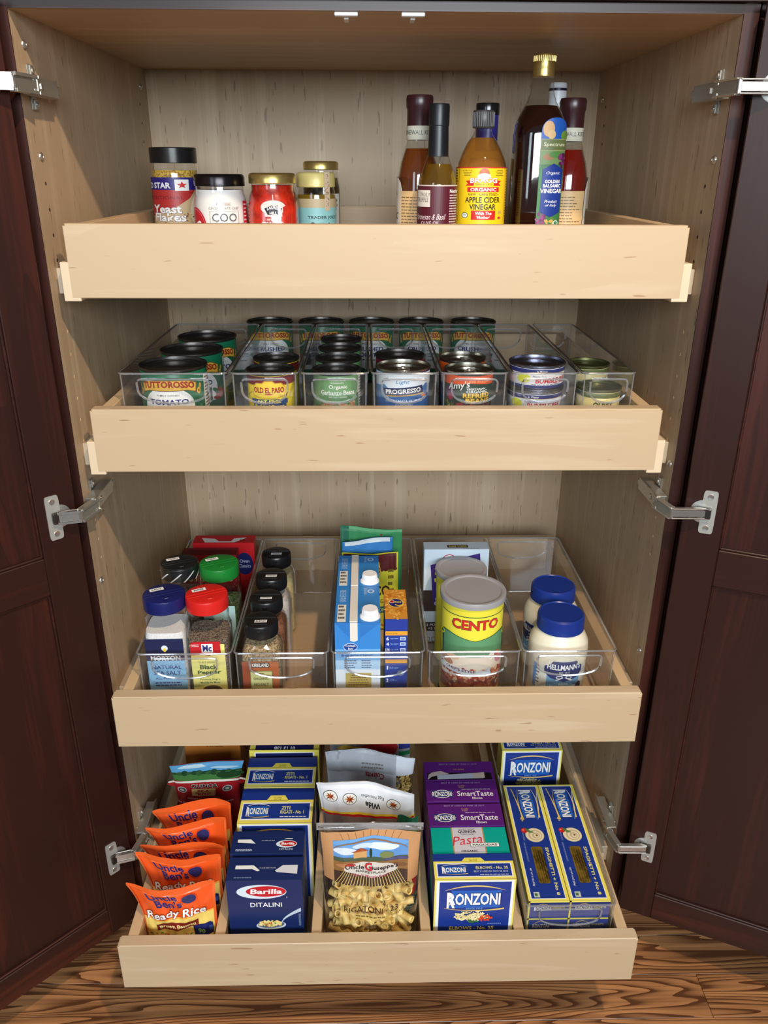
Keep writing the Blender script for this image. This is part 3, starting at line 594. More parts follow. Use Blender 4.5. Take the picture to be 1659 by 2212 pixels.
t = jar('spice_jar', 'small spice jar with a dark lid half hidden behind the tall flake jar', 'jar', (-.3585, .400, z1), [(.021, 0), (.0225, .002), (.0225, .070), (.019, .077)], speckle('dark_spice', (70, 46, 30), (34, 24, 18), 300), ribbed(.0215, .077, .031), LIDB, fill_top=.066)
a = Art(.05, .05); a.frame(.04, .04, .96, .96, .03, (200, 170, 90)); a.text('SPICE', .3, .4, .2, .4, WHT); band(t, .0225, .01, .06, (150, 46, 36), a, arc=1.3)
t = jar('dessert_spread_jar', 'squat glass jar of white spread with a dark metal lid and red seal', 'jar', (-.2470, .265, z1), [(.038, 0), (.0415, .003), (.0418, .012), (.0418, .090), (.040, .101), (.0375, .108), (.037, .118)], flat((232, 232, 230), .5), [(.0385, .117), (.0395, .1175), (.0395, .130), (.0385, .1325), (.036, .1345), (.034, .1335), (.001, .1335)], flat((48, 44, 46), .22, .8), fill_top=.112)
a = Art(.115, .085); a.ell(.12, .60, .22, .34, (186, 24, 44), 36); a.ell(.12, .60, .20, .31, (226, 130, 140), 36); a.ell(.12, .60, .194, .30, (186, 24, 44), 36); a.text('G', .17, .62, .26, .12, WHT, 0, .3); a.text('CLASSIC', .60, .20, .045, .2, (170, 120, 110)); a.text('CHOCOLATE CHIP', .60, .27, .045, .42, (150, 150, 150)); 
for x0, y0, x1, y1 in ((.40, .32, .405, 1), (.80, .32, .805, 1), (.40, .32, .80, .324)): a.rect(x0, y0, x1, y1, (150, 150, 150))
a.text('COO', .60, .43, .14, .34, (90, 90, 92), -.0); a.text('KIE', .60, .66, .14, .30, (90, 90, 92)); a.text('BUTTER', .6, .85, .08, .3, (90, 90, 92)); a.rect(.90, .15, 1, .9, (196, 30, 50)); a.lines(.91, .99, .2, .86, 10, (240, 200, 200), .4, 3)
a.build('label', cyl_map(.0418, .024), t, du=.003, base=.0004)
PEP = speckle('roasted_peppers', (206, 44, 18), (150, 22, 12), 70, .3, .4, .65, (60, 16, 10))
GL = [(.0375, .0), (.0375, .011)]
def glid(r, z0, h): return [(r - .001, z0), (r, z0 + .001), (r, z0 + h - .003), (r - .0015, z0 + h - .001), (r - .004, z0 + h), (r - .006, z0 + h - .001), (.001, z0 + h - .001)]
t = jar('pepper_jar', 'squat glass jar of red roasted peppers with a gold lid', 'jar', (-.1635, .262, z1), [(.036, 0), (.0395, .003), (.0398, .012), (.0398, .088), (.037, .104), (.0335, .112), (.0335, .122)], PEP, glid(.0368, .121, .0155), GOLD, e=2.6, fill_top=.119)
a = Art(.125, .066); a.ell(.53, .3, .16, .16, (228, 214, 210)); a.rect(.42, .24, .64, .50, (228, 214, 210)); a.poly([(.42, .32), (.50, .26), (.56, .26), (.64, .32), (.60, .46), (.46, .46)], (30, 30, 40)); a.text('LAUREL', .53, .33, .07, .15, WHT, .03, arch=.03); a.text('HILL', .53, .42, .07, .09, WHT, .03); a.rect(.525, .02, .535, .16, (228, 214, 210)); a.text('IMPORTED', .53, .565, .045, .17, (236, 214, 206), .01); a.text('FIRE ROASTED', .53, .66, .09, .30, WHT, .03); a.text('PEPPERS', .53, .80, .09, .22, WHT, .03); a2 = Art(.008, .05); a2.lines(.0, 1, .0, .98, 9, (236, 190, 180), .4, 2); a2.build('side_print', lambda u, v, z: ((.0402 + z) * math.sin(u / .0402 - 1.15), -(.0402 + z) * math.cos(u / .0402 - 1.15), .045 + v), t)
a.build('label_print', cyl_map(.0402, .041), t, du=.003)
t = jar('organic_spread_jar', 'small jar with a pale yellow lid and turquoise label', 'jar', (-.0985, .318, z1), [(.031, 0), (.0325, .002), (.033, .01), (.033, .095), (.031, .108), (.029, .116)], liquid('olive_oil_fill', (150, 118, 36), .1, .6), glid(.0315, .115, .0225), flat((226, 208, 130), .35, .1), fill_top=.104)
a = Art(.085, .070); 
for k in range(14): a.ell(k / 13., .055, .045, .04, (150, 208, 206), 12)
a.rect(0, .05, 1, 1, (150, 208, 206)); a.text("TRADER JOE'S", .66, .24, .085, .62, (40, 40, 44), .015); a.text('Organic', .62, .42, .17, .46, (30, 30, 34), .03); a.text('Spread', .62, .64, .15, .4, (30, 30, 34), .03); a.build('label', cyl_map(.0332, .016), t, du=.003, base=.0004)
a = Art(.010, .058); a.rect(0, 0, 1, 1, (214, 190, 160)); a.blobs(.5, .5, .4, .46, [(130, 90, 60), (150, 110, 76)], 40, .1, 2); a.build('seal_strip', lambda u, v, z: ((.0335 + z) * math.sin(.62 + u / .033), -(.0335 + z) * math.cos(.62 + u / .033), .080 + v), t, du=.003, base=.0006)
a = Art(2 * math.pi * .033 * .5, .018); a.rect(0, 0, 1, 1, (204, 182, 140)); a.build('label_band', cyl_map(.0330, .080), t, du=.003, base=.0004)
t = jar('pickle_jar', 'taller dark jar with a gold lid standing behind the others', 'jar', (-.0965, .450, z1), [(.031, 0), (.034, .003), (.034, .110), (.030, .132), (.030, .142)], speckle('dark_pickles', (96, 72, 28), (50, 38, 18), 60, .3), glid(.0312, .141, .0140), GOLD, fill_top=.128)
a = Art(.08, .09); a.rect(0, 0, 1, 1, (226, 222, 208)); a.lines(.6, .95, .1, .9, 9, (50, 50, 50), .5, 3); a.text('OLIVES', .3, .4, .2, .5, (40, 60, 40), .02); a.build('label', cyl_map(.0342, .012), t, du=.003, base=.0004)
# ------------------------------------------------------------------ top pull-out: bottles
GLASS = clear('bottle_glass', (.95, .97, .96), 1.7, .02)
def bottle(name, label, loc, prof, fill_mat, fill_top, cap_prof, cap_mat, rz=0, e=2., shell=GLASS, group=None):
    t = thing(name, label, 'bottle', loc, rz, group)
    zs = prof[-1][1]; ex = lambda z: e if z < .6 * zs else 2.
    loft('glass', [(p[0], p[0] * (1 if e <= 2.3 else 1), p[1], ex(p[1])) for p in prof], shell, t)
    fp = [(p[0] - .0016, max(.002, p[1])) for p in prof if p[1] < fill_top]; pl = [q for q in prof if q[1] < fill_top][-1]; pn = ([q for q in prof if q[1] >= fill_top] or [pl])[0]; k = (fill_top - pl[1]) / max(pn[1] - pl[1], 1e-6); fp.append((pl[0] + (pn[0] - pl[0]) * k - .0016, fill_top))
    loft('contents', [(p[0], p[0], p[1], ex(p[1])) for p in fp], fill_mat, t)
    lathe('cap', cap_prof, cap_mat, t, n=40)
    return t
BRN = flat((54, 24, 28), .3)
def sauce(label, loc, rz, fill, group):
    t = bottle('sauce_bottle', label, loc, [(.028, 0), (.0325, .003), (.033, .01), (.033, .112), (.032, .132), (.028, .152), (.022, .170), (.0185, .182), (.0185, .232)], fill, .172,
               [(.0182, .186), (.0190, .187), (.0190, .225), (.0205, .229), (.0205, .241), (.0190, .245), (.001, .245)], BRN, rz, group=group)
    nb = lathe('neck_band', [(.0193, .184), (.0196, .1845), (.0194, .2025), (.0191, .203)], flat((206, 204, 186), .5), t, n=36, cap0=False, cap1=False)
    a = Art(.08, .018); a.text('STONEWALL KITCHEN', .5, .5, .34, .9, (70, 66, 60), .0); a.build('label_print', cyl_map(.0196, .185), nb, du=.003)
    a = Art(.062, .108); a.rect(0, 0, 1, 1, (216, 182, 130)); a.lines(.08, .92, .08, .92, 20, (120, 96, 66), .3, 6); lb = a.build('back_label', lambda u, v, z: ((.0332 + z) * math.sin(u / .0332 - .12), -(.0332 + z) * math.cos(u / .0332 - .12), .004 + v), t, du=.003, base=.0004)
    a = Art(.072, .128)
    pts = [(0, 1), (0, .16), (.06, .06), (.16, .01), (.3, 0), (.7, 0), (.84, .01), (.94, .06), (1, .16), (1, 1)]; a.poly(pts, (226, 222, 210))
    a.text('STONEWALL', .5, .18, .05, .6, (70, 70, 66)); a.text('Balsamic', .5, .42, .12, .7, BLK, .0, .3); a.text('Fig Sauce', .5, .58, .12, .7, BLK, .0, .3); a.lines(.2, .8, .75, .92, 3, (100, 100, 96), .3, 2, True)
    sgn = 1 if 'balsamic' in label or 'beside' in label else -1
    a.build('label', lambda u, v, z: ((.0332 + z) * math.sin(u / .0332 + sgn * 1.95), -(.0332 + z) * math.cos(u / .0332 + sgn * 1.95), .004 + v), t, du=.003, base=.0004)
    return t
sauce('brown capped sauce bottle with amber brown sauce behind the dark oil bottle', (.0655, .248, z1), .0, liquid('amber_sauce', (120, 62, 26), .1, .6), 'brown capped sauce bottles')
sauce('brown capped sauce bottle with deep red sauce beside the tall vinegar bottle', (.3070, .286, z1), -.0, liquid('red_sauce', (130, 22, 14), .1, .75), 'brown capped sauce bottles')
t = bottle('oil_bottle', 'slim oil bottle with a black capsule and maroon label', (.0895, .178, z1), [(.026, 0), (.0285, .003), (.029, .01), (.029, .110), (.027, .130), (.0205, .148), (.0148, .163), (.0135, .18), (.0135, .218)], liquid('olive_oil', (110, 84, 24), .08, .45), .150,
           [(.0152, .160), (.0150, .17), (.0142, .200), (.0150, .201), (.0150, .226), (.0142, .229), (.001, .229)], flat((26, 28, 32), .35))
a = Art(2 * .029 * 1.5, .060); a.rect(0, .0, 1, 1.9, (84, 22, 38)); a.rect(0, .0, 1, .03, (200, 190, 180)); a.rect(.04, .12, .36, .50, (222, 216, 204)); a.text('TRULY', .26, .22, .08, .2, (100, 90, 80)); a.text('TRUFFLE', .20, .34, .10, .26, (100, 90, 80)); a.text('Parmesan & Basil', .34, .73, .13, .56, (230, 214, 214), 0, .3); a.text('OLIVE OIL', .36, .87, .08, .34, (230, 214, 214)); a.text('Nutrition', .84, .14, .08, .28, WHT, .03); a.lines(.70, .99, .22, .95, 12, (214, 200, 204), .45, 4); a.build('label', cyl_map(.0292, .062), t, du=.003, base=.0004)
# apple cider vinegar
t = bottle('vinegar_bottle', 'rounded cider vinegar bottle with a grey cap and bright yellow label', (.1575, .205, z1), [(.033, 0), (.0370, .003), (.0378, .01), (.0378, .140), (.0360, .152), (.0300, .166), (.0225, .180), (.0145, .190), (.0125, .196), (.0125, .216)], liquid('cider_vinegar', (206, 142, 60), .08, .35), .186,
           [(.0152, .199), (.0158, .2), (.0158, .221), (.0150, .2225), (.0135, .2225), (.001, .2222)], flat((70, 66, 64), .35))
bm = bmesh.new()
for k in range(30): aa = 2 * math.pi * k / 30; add_box(bm, .0157 * math.cos(aa) - .0004, .0157 * math.cos(aa) + .0004, .0157 * math.sin(aa) - .0004, .0157 * math.sin(aa) + .0004, .201, .220)
link('cap_ribs', bm, flat((84, 80, 78), .4), t)
YEL = (242, 206, 30); RD = (200, 40, 34); a = Art(2 * .0378 * 1.5, .0745); U = lambda x: .5 + (x - .5) * .66
a.rect(0, 0, 1, 1.85, YEL); a.frame(0, 0, 1, 1.85, .012, RD)
for x in (.13, .87): a.rect(x - .004, 0, x + .004, 1, RD)
a.text('NATURAL FOOD', U(.15), .06, .025, .14, BLK); a.lines(U(.06), U(.26), .09, .17, 3, (60, 60, 40), .4, 3, True); a.lines(U(.74), U(.94), .05, .17, 4, (60, 60, 40), .4, 5, True); a.lines(.02, .11, .05, .95, 18, (110, 80, 30), .4, 6); a.lines(.89, .98, .05, .95, 18, (110, 80, 30), .4, 7)
a.ell(.5, .12, .07, .10, (214, 110, 80)); a.ell(.5, .17, .09, .06, (232, 226, 214)); a.poly([(U(.12), .25), (U(.3), .23), (U(.3), .34), (U(.12), .34), (U(.18), .295)], RD); a.poly([(U(.88), .25), (U(.7), .23), (U(.7), .34), (U(.88), .34), (U(.82), .295)], RD)
a.text2('BRAGG', .5, .245, .095, .36, WHT, RD, .04, .03, arch=.012); a.text('SINCE 1912', .5, .315, .025, .22, BLK)
a.rect(U(.17), .365, U(.83), .455, RD); a.text('ORGANIC', .5, .41, .065, .35, WHT, .045); a.text('RAW - UNFILTERED', .5, .50, .045, .40, (90, 70, 20), .01)
a.text('APPLE CIDER', .5, .60, .105, .49, BLK, .02); a.text('VINEGAR', .5, .73, .105, .36, BLK, .02); a.rect(U(.27), .80, U(.77), .975, RD); a.text('With The', .5 + .01, .85, .06, .22, WHT, .03); a.text("'Mother'", .5 + .01, .925, .055, .18, WHT, .03)
a.ell(U(.13), .89, .05, .055, (40, 120, 90)); a.ell(U(.13), .89, .04, .043, WHT); a.text('USDA', U(.13), .88, .03, .06, (40, 110, 80), .02); a.ell(U(.88), .94, .03, .025, (190, 60, 50)); a.rect(U(.84), .81, U(.93), .86, (190, 170, 90))
a.build('label', cyl_map(.0380, .0715), t, du=.003, base=.0004)
# black capped bottle behind it
t = bottle('vinegar_bottle', 'bottle with a shiny black cap and blue neck behind the yellow labelled one', (.1765, .305, z1), [(.028, 0), (.033, .003), (.0335, .01), (.0335, .13), (.030, .15), (.017, .185), (.0165, .235)], liquid('dark_oil', (90, 70, 30), .1, .5), .16,
           [(.0185, .222), (.0186, .2225), (.0186, .236), (.0178, .2385), (.001, .2385)], flat((22, 22, 26), .15))
lathe('neck_sleeve', [(.0175, .17), (.0176, .2215), (.0170, .222)], flat((44, 40, 120), .35), t, cap0=False)
# balsamic: tall square shouldered bottle
t = thing('vinegar_bottle', 'tallest bottle, nearly black square shouldered vinegar with a gold screw cap', 'bottle', (.2455, .226, z1), 0)
BP = [(.036, 0, 2.5), (.0390, .003, 2.6), (.0395, .01, 2.6), (.0395, .188, 2.6), (.0375, .205, 2.5), (.0310, .220, 2.2), (.0215, .236, 2.), (.0172, .248, 2.), (.0150, .268, 2.), (.0140, .284, 2.)]
loft('glass', [(p[0], p[0], p[1], p[2]) for p in BP], GLASS, t); loft('contents', [(p[0] - .0016, p[0] - .0016, max(.002, p[1]), p[2]) for p in BP[:6]] + [(.0235, .0235, .230, 2.)], liquid('balsamic', (34, 10, 8), .06, .97), t)
lathe('cap', [(.0156, .268), (.0162, .2685), (.0158, .272), (.0162, .274), (.0158, .277), (.0162, .279), (.0162, .295), (.0154, .2975), (.001, .2975)], GOLD, t)
bm = bmesh.new()
for k in range(36): aa = 2 * math.pi * k / 36; add_box(bm, .0161 * math.cos(aa) - .0004, .0161 * math.cos(aa) + .0004, .0161 * math.sin(aa) - .0004, .0161 * math.sin(aa) + .0004, .288, .295)
link('cap_ribs', bm, GOLD, t)
a = Art(.042, .150)
pts = [(0, 1), (0, .11)] + [(.5 - .5 * math.cos(math.radians(10 * k)), .11 - .11 * math.sin(math.radians(10 * k))) for k in range(1, 18)] + [(1, .11), (1, 1)]
a.poly(pts, (60, 120, 70)); a.poly([(.0, .19), (.0, .11)] + [(.5 - .5 * math.cos(math.radians(10 * k)), .11 - .11 * math.sin(math.radians(10 * k))) for k in range(1, 18)] + [(1, .11), (1, .19)], (30, 90, 180)); a.ell(.24, .10, .2, .07, (222, 170, 110)); a.ell(.35, .15, .14, .04, (226, 186, 130)); a.ell(.9, .16, .2, .05, (110, 150, 60))
a.rect(.0, .19, 1, .295, (110, 120, 72)); a.frame(0, .19, 1, .295, .012, (190, 186, 120)); a.text('Spectrum', .5, .243, .045, .8, (236, 232, 196), .015)
a.rect(0, .295, 1, .42, (120, 150, 90)); a.ell(.3, .35, .2, .03, (170, 120, 80)); a.ell(.6, .33, .3, .03, (90, 140, 70)); a.blobs(.82, .38, .16, .06, [(110, 40, 100), (140, 60, 120), (90, 30, 80)], 22, .07, 3, .9); a.blobs(.15, .92, .2, .06, [(110, 40, 100), (140, 60, 120)], 18, .07, 8, .9); a.blobs(.6, .95, .3, .03, [(90, 130, 60), (200, 170, 90)], 20, .08, 9)
a.poly([(.12, .46), (.22, .45), (.5, .41), (.78, .45), (.9, .46), (.9, .86), (.5, .91), (.12, .86)], (26, 54, 140)); a.text('Organic', .5, .50, .035, .5, WHT, .0, .3); a.text('GOLDEN', .5, .575, .032, .55, WHT, .03); a.text('BALSAMIC', .5, .615, .032, .66, WHT, .03); a.text('VINEGAR', .5, .662, .042, .84, WHT, .03); a.text('Product', .5, .76, .03, .46, WHT, 0, .3); a.text('of Italy', .5, .80, .03, .42, WHT, 0, .3); a.ell(.75, .965, .12, .025, (220, 230, 220)); a.ell(.75, .965, .08, .016, (60, 130, 90))
ang = .55
# label sits on the chamfered corner towards the viewer's right
def bmap(u, v, z):
    th = .42 + u / .040; c, s = math.sin(th), -math.cos(th); e = 2.6; k = (abs(c) ** e + abs(s) ** e) ** (-1 / e) * .0397
    return ((k + z) * c, (k + z) * s, .063 + v)
a.build('label', bmap, t, du=.003, base=.0004)
t = bottle('lotion_bottle', 'slim white bottle with a dark ringed cap behind the tall vinegar', (.3060, .402, z1), [(.016, 0), (.018, .003), (.018, .18), (.0165, .19)], flat((226, 230, 236), .4), .185, [(.0150, .188), (.0150, .262), (.0148, .274), (.0135, .276), (.001, .276)], flat((226, 232, 240), .35), shell=flat((226, 230, 236), .4))
lathe('cap_ring', [(.0150, .264), (.0152, .2645), (.0152, .2675), (.0150, .268)], flat((30, 34, 60), .3), t, cap0=False, cap1=False)
a = Art(.03, .05); a.text('ml', .55, .2, .08, .1, (70, 80, 100)); a.lines(.3, .8, .5, .9, 3, (120, 130, 150), .3); a.build('label_print', cyl_map(.0152, .205), t, du=.003)
# ------------------------------------------------------------------ third pull-out
z3 = ZB[2]; zj = z3 + .0037
BG3 = 'clear bins on the third pull-out'
for x, w, lab in ((-.3045, .150, 'clear bin with the square spice jars'), (-.1525, .150, 'clear bin with the row of black capped shakers'), (-.0005, .149, 'clear bin with the blue broth cartons'), (.1520, .150, 'clear bin with the big yellow tin'), (.3035, .150, 'clear bin with the blue lidded mayonnaise jars')):
    make_bin(w, .424, .125, lab, (x, .176, z3), BG3)
def spice(name, label, loc, rz, w, h, fill, fill_mat, lid, sticker, slot_rot=.35, fill_k=.72, group=None, lid_r=.0334, cat='spice jar'):
    t = thing(name, label, cat, loc, rz, group); b = w / 2
    prof = [(b - .004, 0, 3.5), (b - .0005, .003, 4.5), (b, .010, 5.), (b, h * .68, 5.), (b - .003, h * .76, 3.6), (lid_r - .001, h * .83, 2.3), (lid_r - .003, h * .85, 2.), (lid_r - .003, h * .885, 2.)]
    loft('jar_body', [(p[0], p[0], p[1], p[2]) for p in prof], JAR, t)
    ft = h * fill_k; fp = [(p[0] - .0016, max(.0018, p[1]), p[2]) for p in prof if p[1] < ft]; fp.append((fp[-1][0] - (.0016 if ft > h * .7 else 0), ft, fp[-1][2])); loft('contents', [(p[0], p[0], p[1], p[2]) for p in fp], fill_mat, t)
    l = lathe('lid', [(lid_r - .0012, h - .0235), (lid_r, h - .0225), (lid_r, h - .0030), (lid_r - .0008, h - .0008), (lid_r - .003, h), (.001, h)], lid, t, n=48)
    bm = bmesh.new()
    for off in (-.0045, .0035): add_box(bm, -lid_r * .93, lid_r * .93, off, off + .0009, h - .0002, h + .0006)
    q = link('flap_seam', bm, lid, l); q.rotation_euler = (0, 0, slot_rot)
    bm = bmesh.new(); add_box(bm, -.0035, .0035, -lid_r * .62, -lid_r * .40, h - .0002, h + .0008, .0004); q = link('thumb_tab', bm, lid, l); q.rotation_euler = (0, 0, slot_rot)
    a = Art(.022, .009); a.rect(0, 0, 1, 1, WHT); a.text(sticker, .5, .5, .42, .72, (60, 60, 66), .02)
    c, s = math.cos(slot_rot), math.sin(slot_rot); ox, oy = -.008 * (1 if slot_rot else 0), .011 if slot_rot else -.0095
    o = (ox * c - oy * s, ox * s + oy * c, h); U = (c, s, 0); V = (-s, c, 0)
    a.build('name_sticker', plane_map(o, U, V), l, eps=.00025)
    return t
def front_label(t, art, w, z0, name='label'):
    return art.build(name, plane_map((0, -w / 2, z0), (1, 0, 0), (0, 0, 1)), t, base=.0005)
w = .067
t = spice('salt_jar', 'square jar of white salt with a navy blue lid', (-.3388, .018, zj), .02, w, .200, .78, speckle('salt', (232, 230, 228), (214, 214, 216), 500, .8), flat((22, 30, 92), .3), 'SALT', .42, .72)
a = Art(.060, .105); a.rect(0, 0, 1, 1, (136, 186, 222)); a.rect(0, 0, 1, .38, (26, 32, 74)); a.ell(.5, .16, .085, .05, (220, 226, 236)); a.ell(.5, .19, .04, .035, (240, 214, 60)); a.text('MORTON', .5, .335, .085, .78, WHT, .05)
a.text('NATURAL', .5, .50, .065, .78, NAVY, .01); a.text('SEA SALT', .5, .60, .065, .72, NAVY, .01); a.text('ALL-PURPOSE', .5, .70, .04, .66, NAVY, .01); a.lines(.12, .88, .77, .86, 2, NAVY, .45, 3, True); a.text('For All Cooking', .5, .94, .035, .5, NAVY)
front_label(t, a, w, .031)
PEPR = speckle('ground_pepper', (150, 132, 112), (58, 46, 40), 420, .9, .38, .62)
t = spice('pepper_jar', 'square jar of ground black pepper with a bright red lid', (-.2713, .016, zj), .03, w, .200, .7, PEPR, flat((206, 34, 30), .3), 'PEPPER', .42, .66)
a = Art(.054, .100); a.rect(0, .05, 1, 1, (232, 226, 130)); a.poly([(.0, .10), (.03, .02), (.1, .0), (.88, .0), (.88, .22), (.6, .24), (.56, .26), (.3, .24), (0, .25)], (190, 26, 36)); a.rect(.33, .04, .66, .20, WHT); a.text('Mc', .495, .12, .12, .26, (30, 40, 120), .05); a.text('McCormick', .5, .225, .04, .48, WHT, .03); a.lines(.05, .28, .05, .11, 2, WHT, .4, 3)
a.text('TABLE GRIND', .45, .38, .035, .5, (60, 80, 40)); a.text2('Black', .5, .47, .085, .52, (60, 90, 50), (232, 226, 130), .03, .01); a.text2('Pepper', .5, .58, .085, .68, (60, 90, 50), (232, 226, 130), .03, .01); a.text('Pimienta Negra', .5, .71, .04, .58, (70, 80, 50), .01); a.text('Molida de Mesa', .5, .765, .04, .58, (70, 80, 50), .01); a.ell(.55, .92, .3, .10, (120, 84, 54)); a.ell(.55, .90, .24, .07, (70, 52, 42)); a.blobs(.55, .9, .2, .06, [(40, 32, 28), (110, 96, 80)], 30, .02, 4)
front_label(t, a, w, .032)
t = spice('seasoning_jar', 'square jar with a black lid still wrapped in shrink film', (-.3388, .132, zj), 0, w, .197, .7, speckle('seasoning', (170, 140, 120), (110, 80, 60), 300, .9), flat((24, 26, 28), .3), 'CHILI', .42, .7, lid_r=.0320)
lathe('shrink_film', [(.0328, .166), (.0330, .1765), (.0328, .1955), (.0318, .1985), (.029, .1984)], FILM, t, cap0=False, cap1=False)
a = Art(.16, .02)
for k in range(7): a.poly([(k / 7., .9), (k / 7. + .02, .9), (k / 7. + .14, .1), (k / 7. + .12, .1)], (206, 210, 214))
a.build('film_print', cyl_map(.0331, .172), t, du=.003)
t = spice('herb_jar', 'square jar of dried green herbs with a green lid', (-.2713, .131, zj), .02, w, .197, .7, speckle('dried_parsley', (72, 96, 52), (34, 50, 28), 180, .9), flat((24, 122, 46), .3), 'PARSLEY', .42, .62)
a = Art(.054, .1); a.rect(0, 0, 1, 1, (170, 206, 206)); a.text('Parsley', .5, .3, .1, .7, (40, 90, 60), .02); front_label(t, a, w, .03)
# black capped shakers
w = .062; CAPK = flat((24, 24, 26), .28)
def shaker(label, y, fill, st, x=-.1870):
    t = thing('seasoning_shaker', label, 'spice jar', (x, y, zj), 0, 'black capped shakers in a row'); h = .1575; b = .033
    prof = [(b - .003, .027, 0, 3.), (b, .032, .003, 4.), (b, .034, .012, 4.5), (b, .034, .096, 4.5), (b - .001, .0335, .108, 4.), (.029, .029, .122, 2.6), (.0245, .0245, .131, 2.), (.0240, .0240, .142, 2.)]
    loft('jar_body', prof, JAR, t); loft('contents', [(p[0] - .0016, p[1] - .0016, max(.0018, p[2]), p[3]) for p in prof[:5]] + [(.0255, .0255, .1185, 2.6)], fill, t)
    l = lathe('cap', [(.0262, .1335), (.0270, .134), (.0275, .137), (.0275, .1535), (.0262, .1565), (.023, .1575), (.001, .1572)], CAPK, t)
    bm = bmesh.new(); add_box(bm, -.0235, .0235, .0052, .0062, h - .0006, h + .0008); add_box(bm, -.012, .012, -.0170, -.0158, h - .0006, h + .0010); add_box(bm, -.004, .004, -.0290, -.0255, .148, .152, .001); link('flip_flap', bm, CAPK, l)
    a = Art(.0195, .0065 if len(st) > 6 else .0078); a.rect(0, 0, 1, 1, WHT); a.text(st, .5, .5, .45, .8, (60, 60, 66), .02); a.build('name_sticker', plane_map((.001, -.0125 + .001, h), (1, .03, 0), (0, 1, 0)), l, eps=.0003)
    return t
shk = [(.0075, speckle('no_salt_blend', (190, 168, 130), (120, 96, 60), 360, .9), 'BLEND', 'black capped shaker of speckled seasoning with an orange label, first of the row'), (.0830, speckle('cinnamon', (140, 92, 62), (116, 70, 46), 200, .8), 'CINNAMON', 'black capped shaker of brown powder, second of the row'), (.1620, speckle('onion_powder', (206, 200, 196), (186, 180, 176), 200, .8), 'ONION', 'black capped shaker of whitish powder, third of the row'), (.2500, speckle('garlic_powder', (206, 190, 140), (186, 166, 116), 200, .8), 'GARLIC', 'black capped shaker of cream coloured powder, last of the row')]
for i, (y, f, st, lb) in enumerate(shk):
    t = shaker(lb, y, f, st)
    if i == 0:
        a = Art(.058, .086); a.rect(0, 0, 1, 1, (176, 92, 42)); a.rect(0, .0, .22, 1, (150, 66, 30)); a.rect(.25, .02, .75, .13, (60, 30, 30)); a.text('KIRKLAND', .5, .075, .075, .46, WHT, .045); a.rect(.2, .20, .82, 1, (110, 110, 60)); a.rect(.22, .215, .80, 1, (206, 206, 140)); a.lines(.35, .6, .25, .28, 1, (120, 90, 40), .6); a.text('ORGANIC', .5, .37, .055, .42, (90, 90, 50), .02); a.text('NO-SALT', .5, .50, .065, .40, (90, 90, 50), .02); a.text('SEASONING', .5, .615, .065, .54, (90, 90, 50), .02); a.text('Natural Flavors', .5, .75, .04, .4, (90, 90, 50)); a.rect(.22, .85, .80, .9, (150, 140, 80))
        a.build('label', plane_map((0, -.034, .014), (1, 0, 0), (0, 0, 1)), t, base=.0005)
# ------------------------------------------------------------------ cartons and boxes
def box_thing(name, label, loc, rz, w, d, h, side_rgb, arts, group=None, cat='box', bev=.0008, rough=.38, extra=None):
    """arts: dict face -> Art ; faces front, top, right, left"""
    t = thing(name, label, cat, loc, rz, group)
    m = flat(side_rgb, rough) if not isinstance(side_rgb, bpy.types.Material) else side_rgb
    boxobj('box_body', -w / 2, w / 2, -d / 2, d / 2, 0, h, m, t, bev=bev)
    for f, a in arts.items():
        mp = {'front': plane_map((0, -d / 2, 0), (1, 0, 0), (0, 0, 1)), 'top': plane_map((0, -d / 2, h), (1, 0, 0), (0, 1, 0)), 'right': plane_map((w / 2, 0, 0), (0, 1, 0), (0, 0, 1)), 'left': plane_map((-w / 2, 0, 0), (0, -1, 0), (0, 0, 1))}[f]
        a.build(f + '_print', mp, t, rough=rough)
    return t
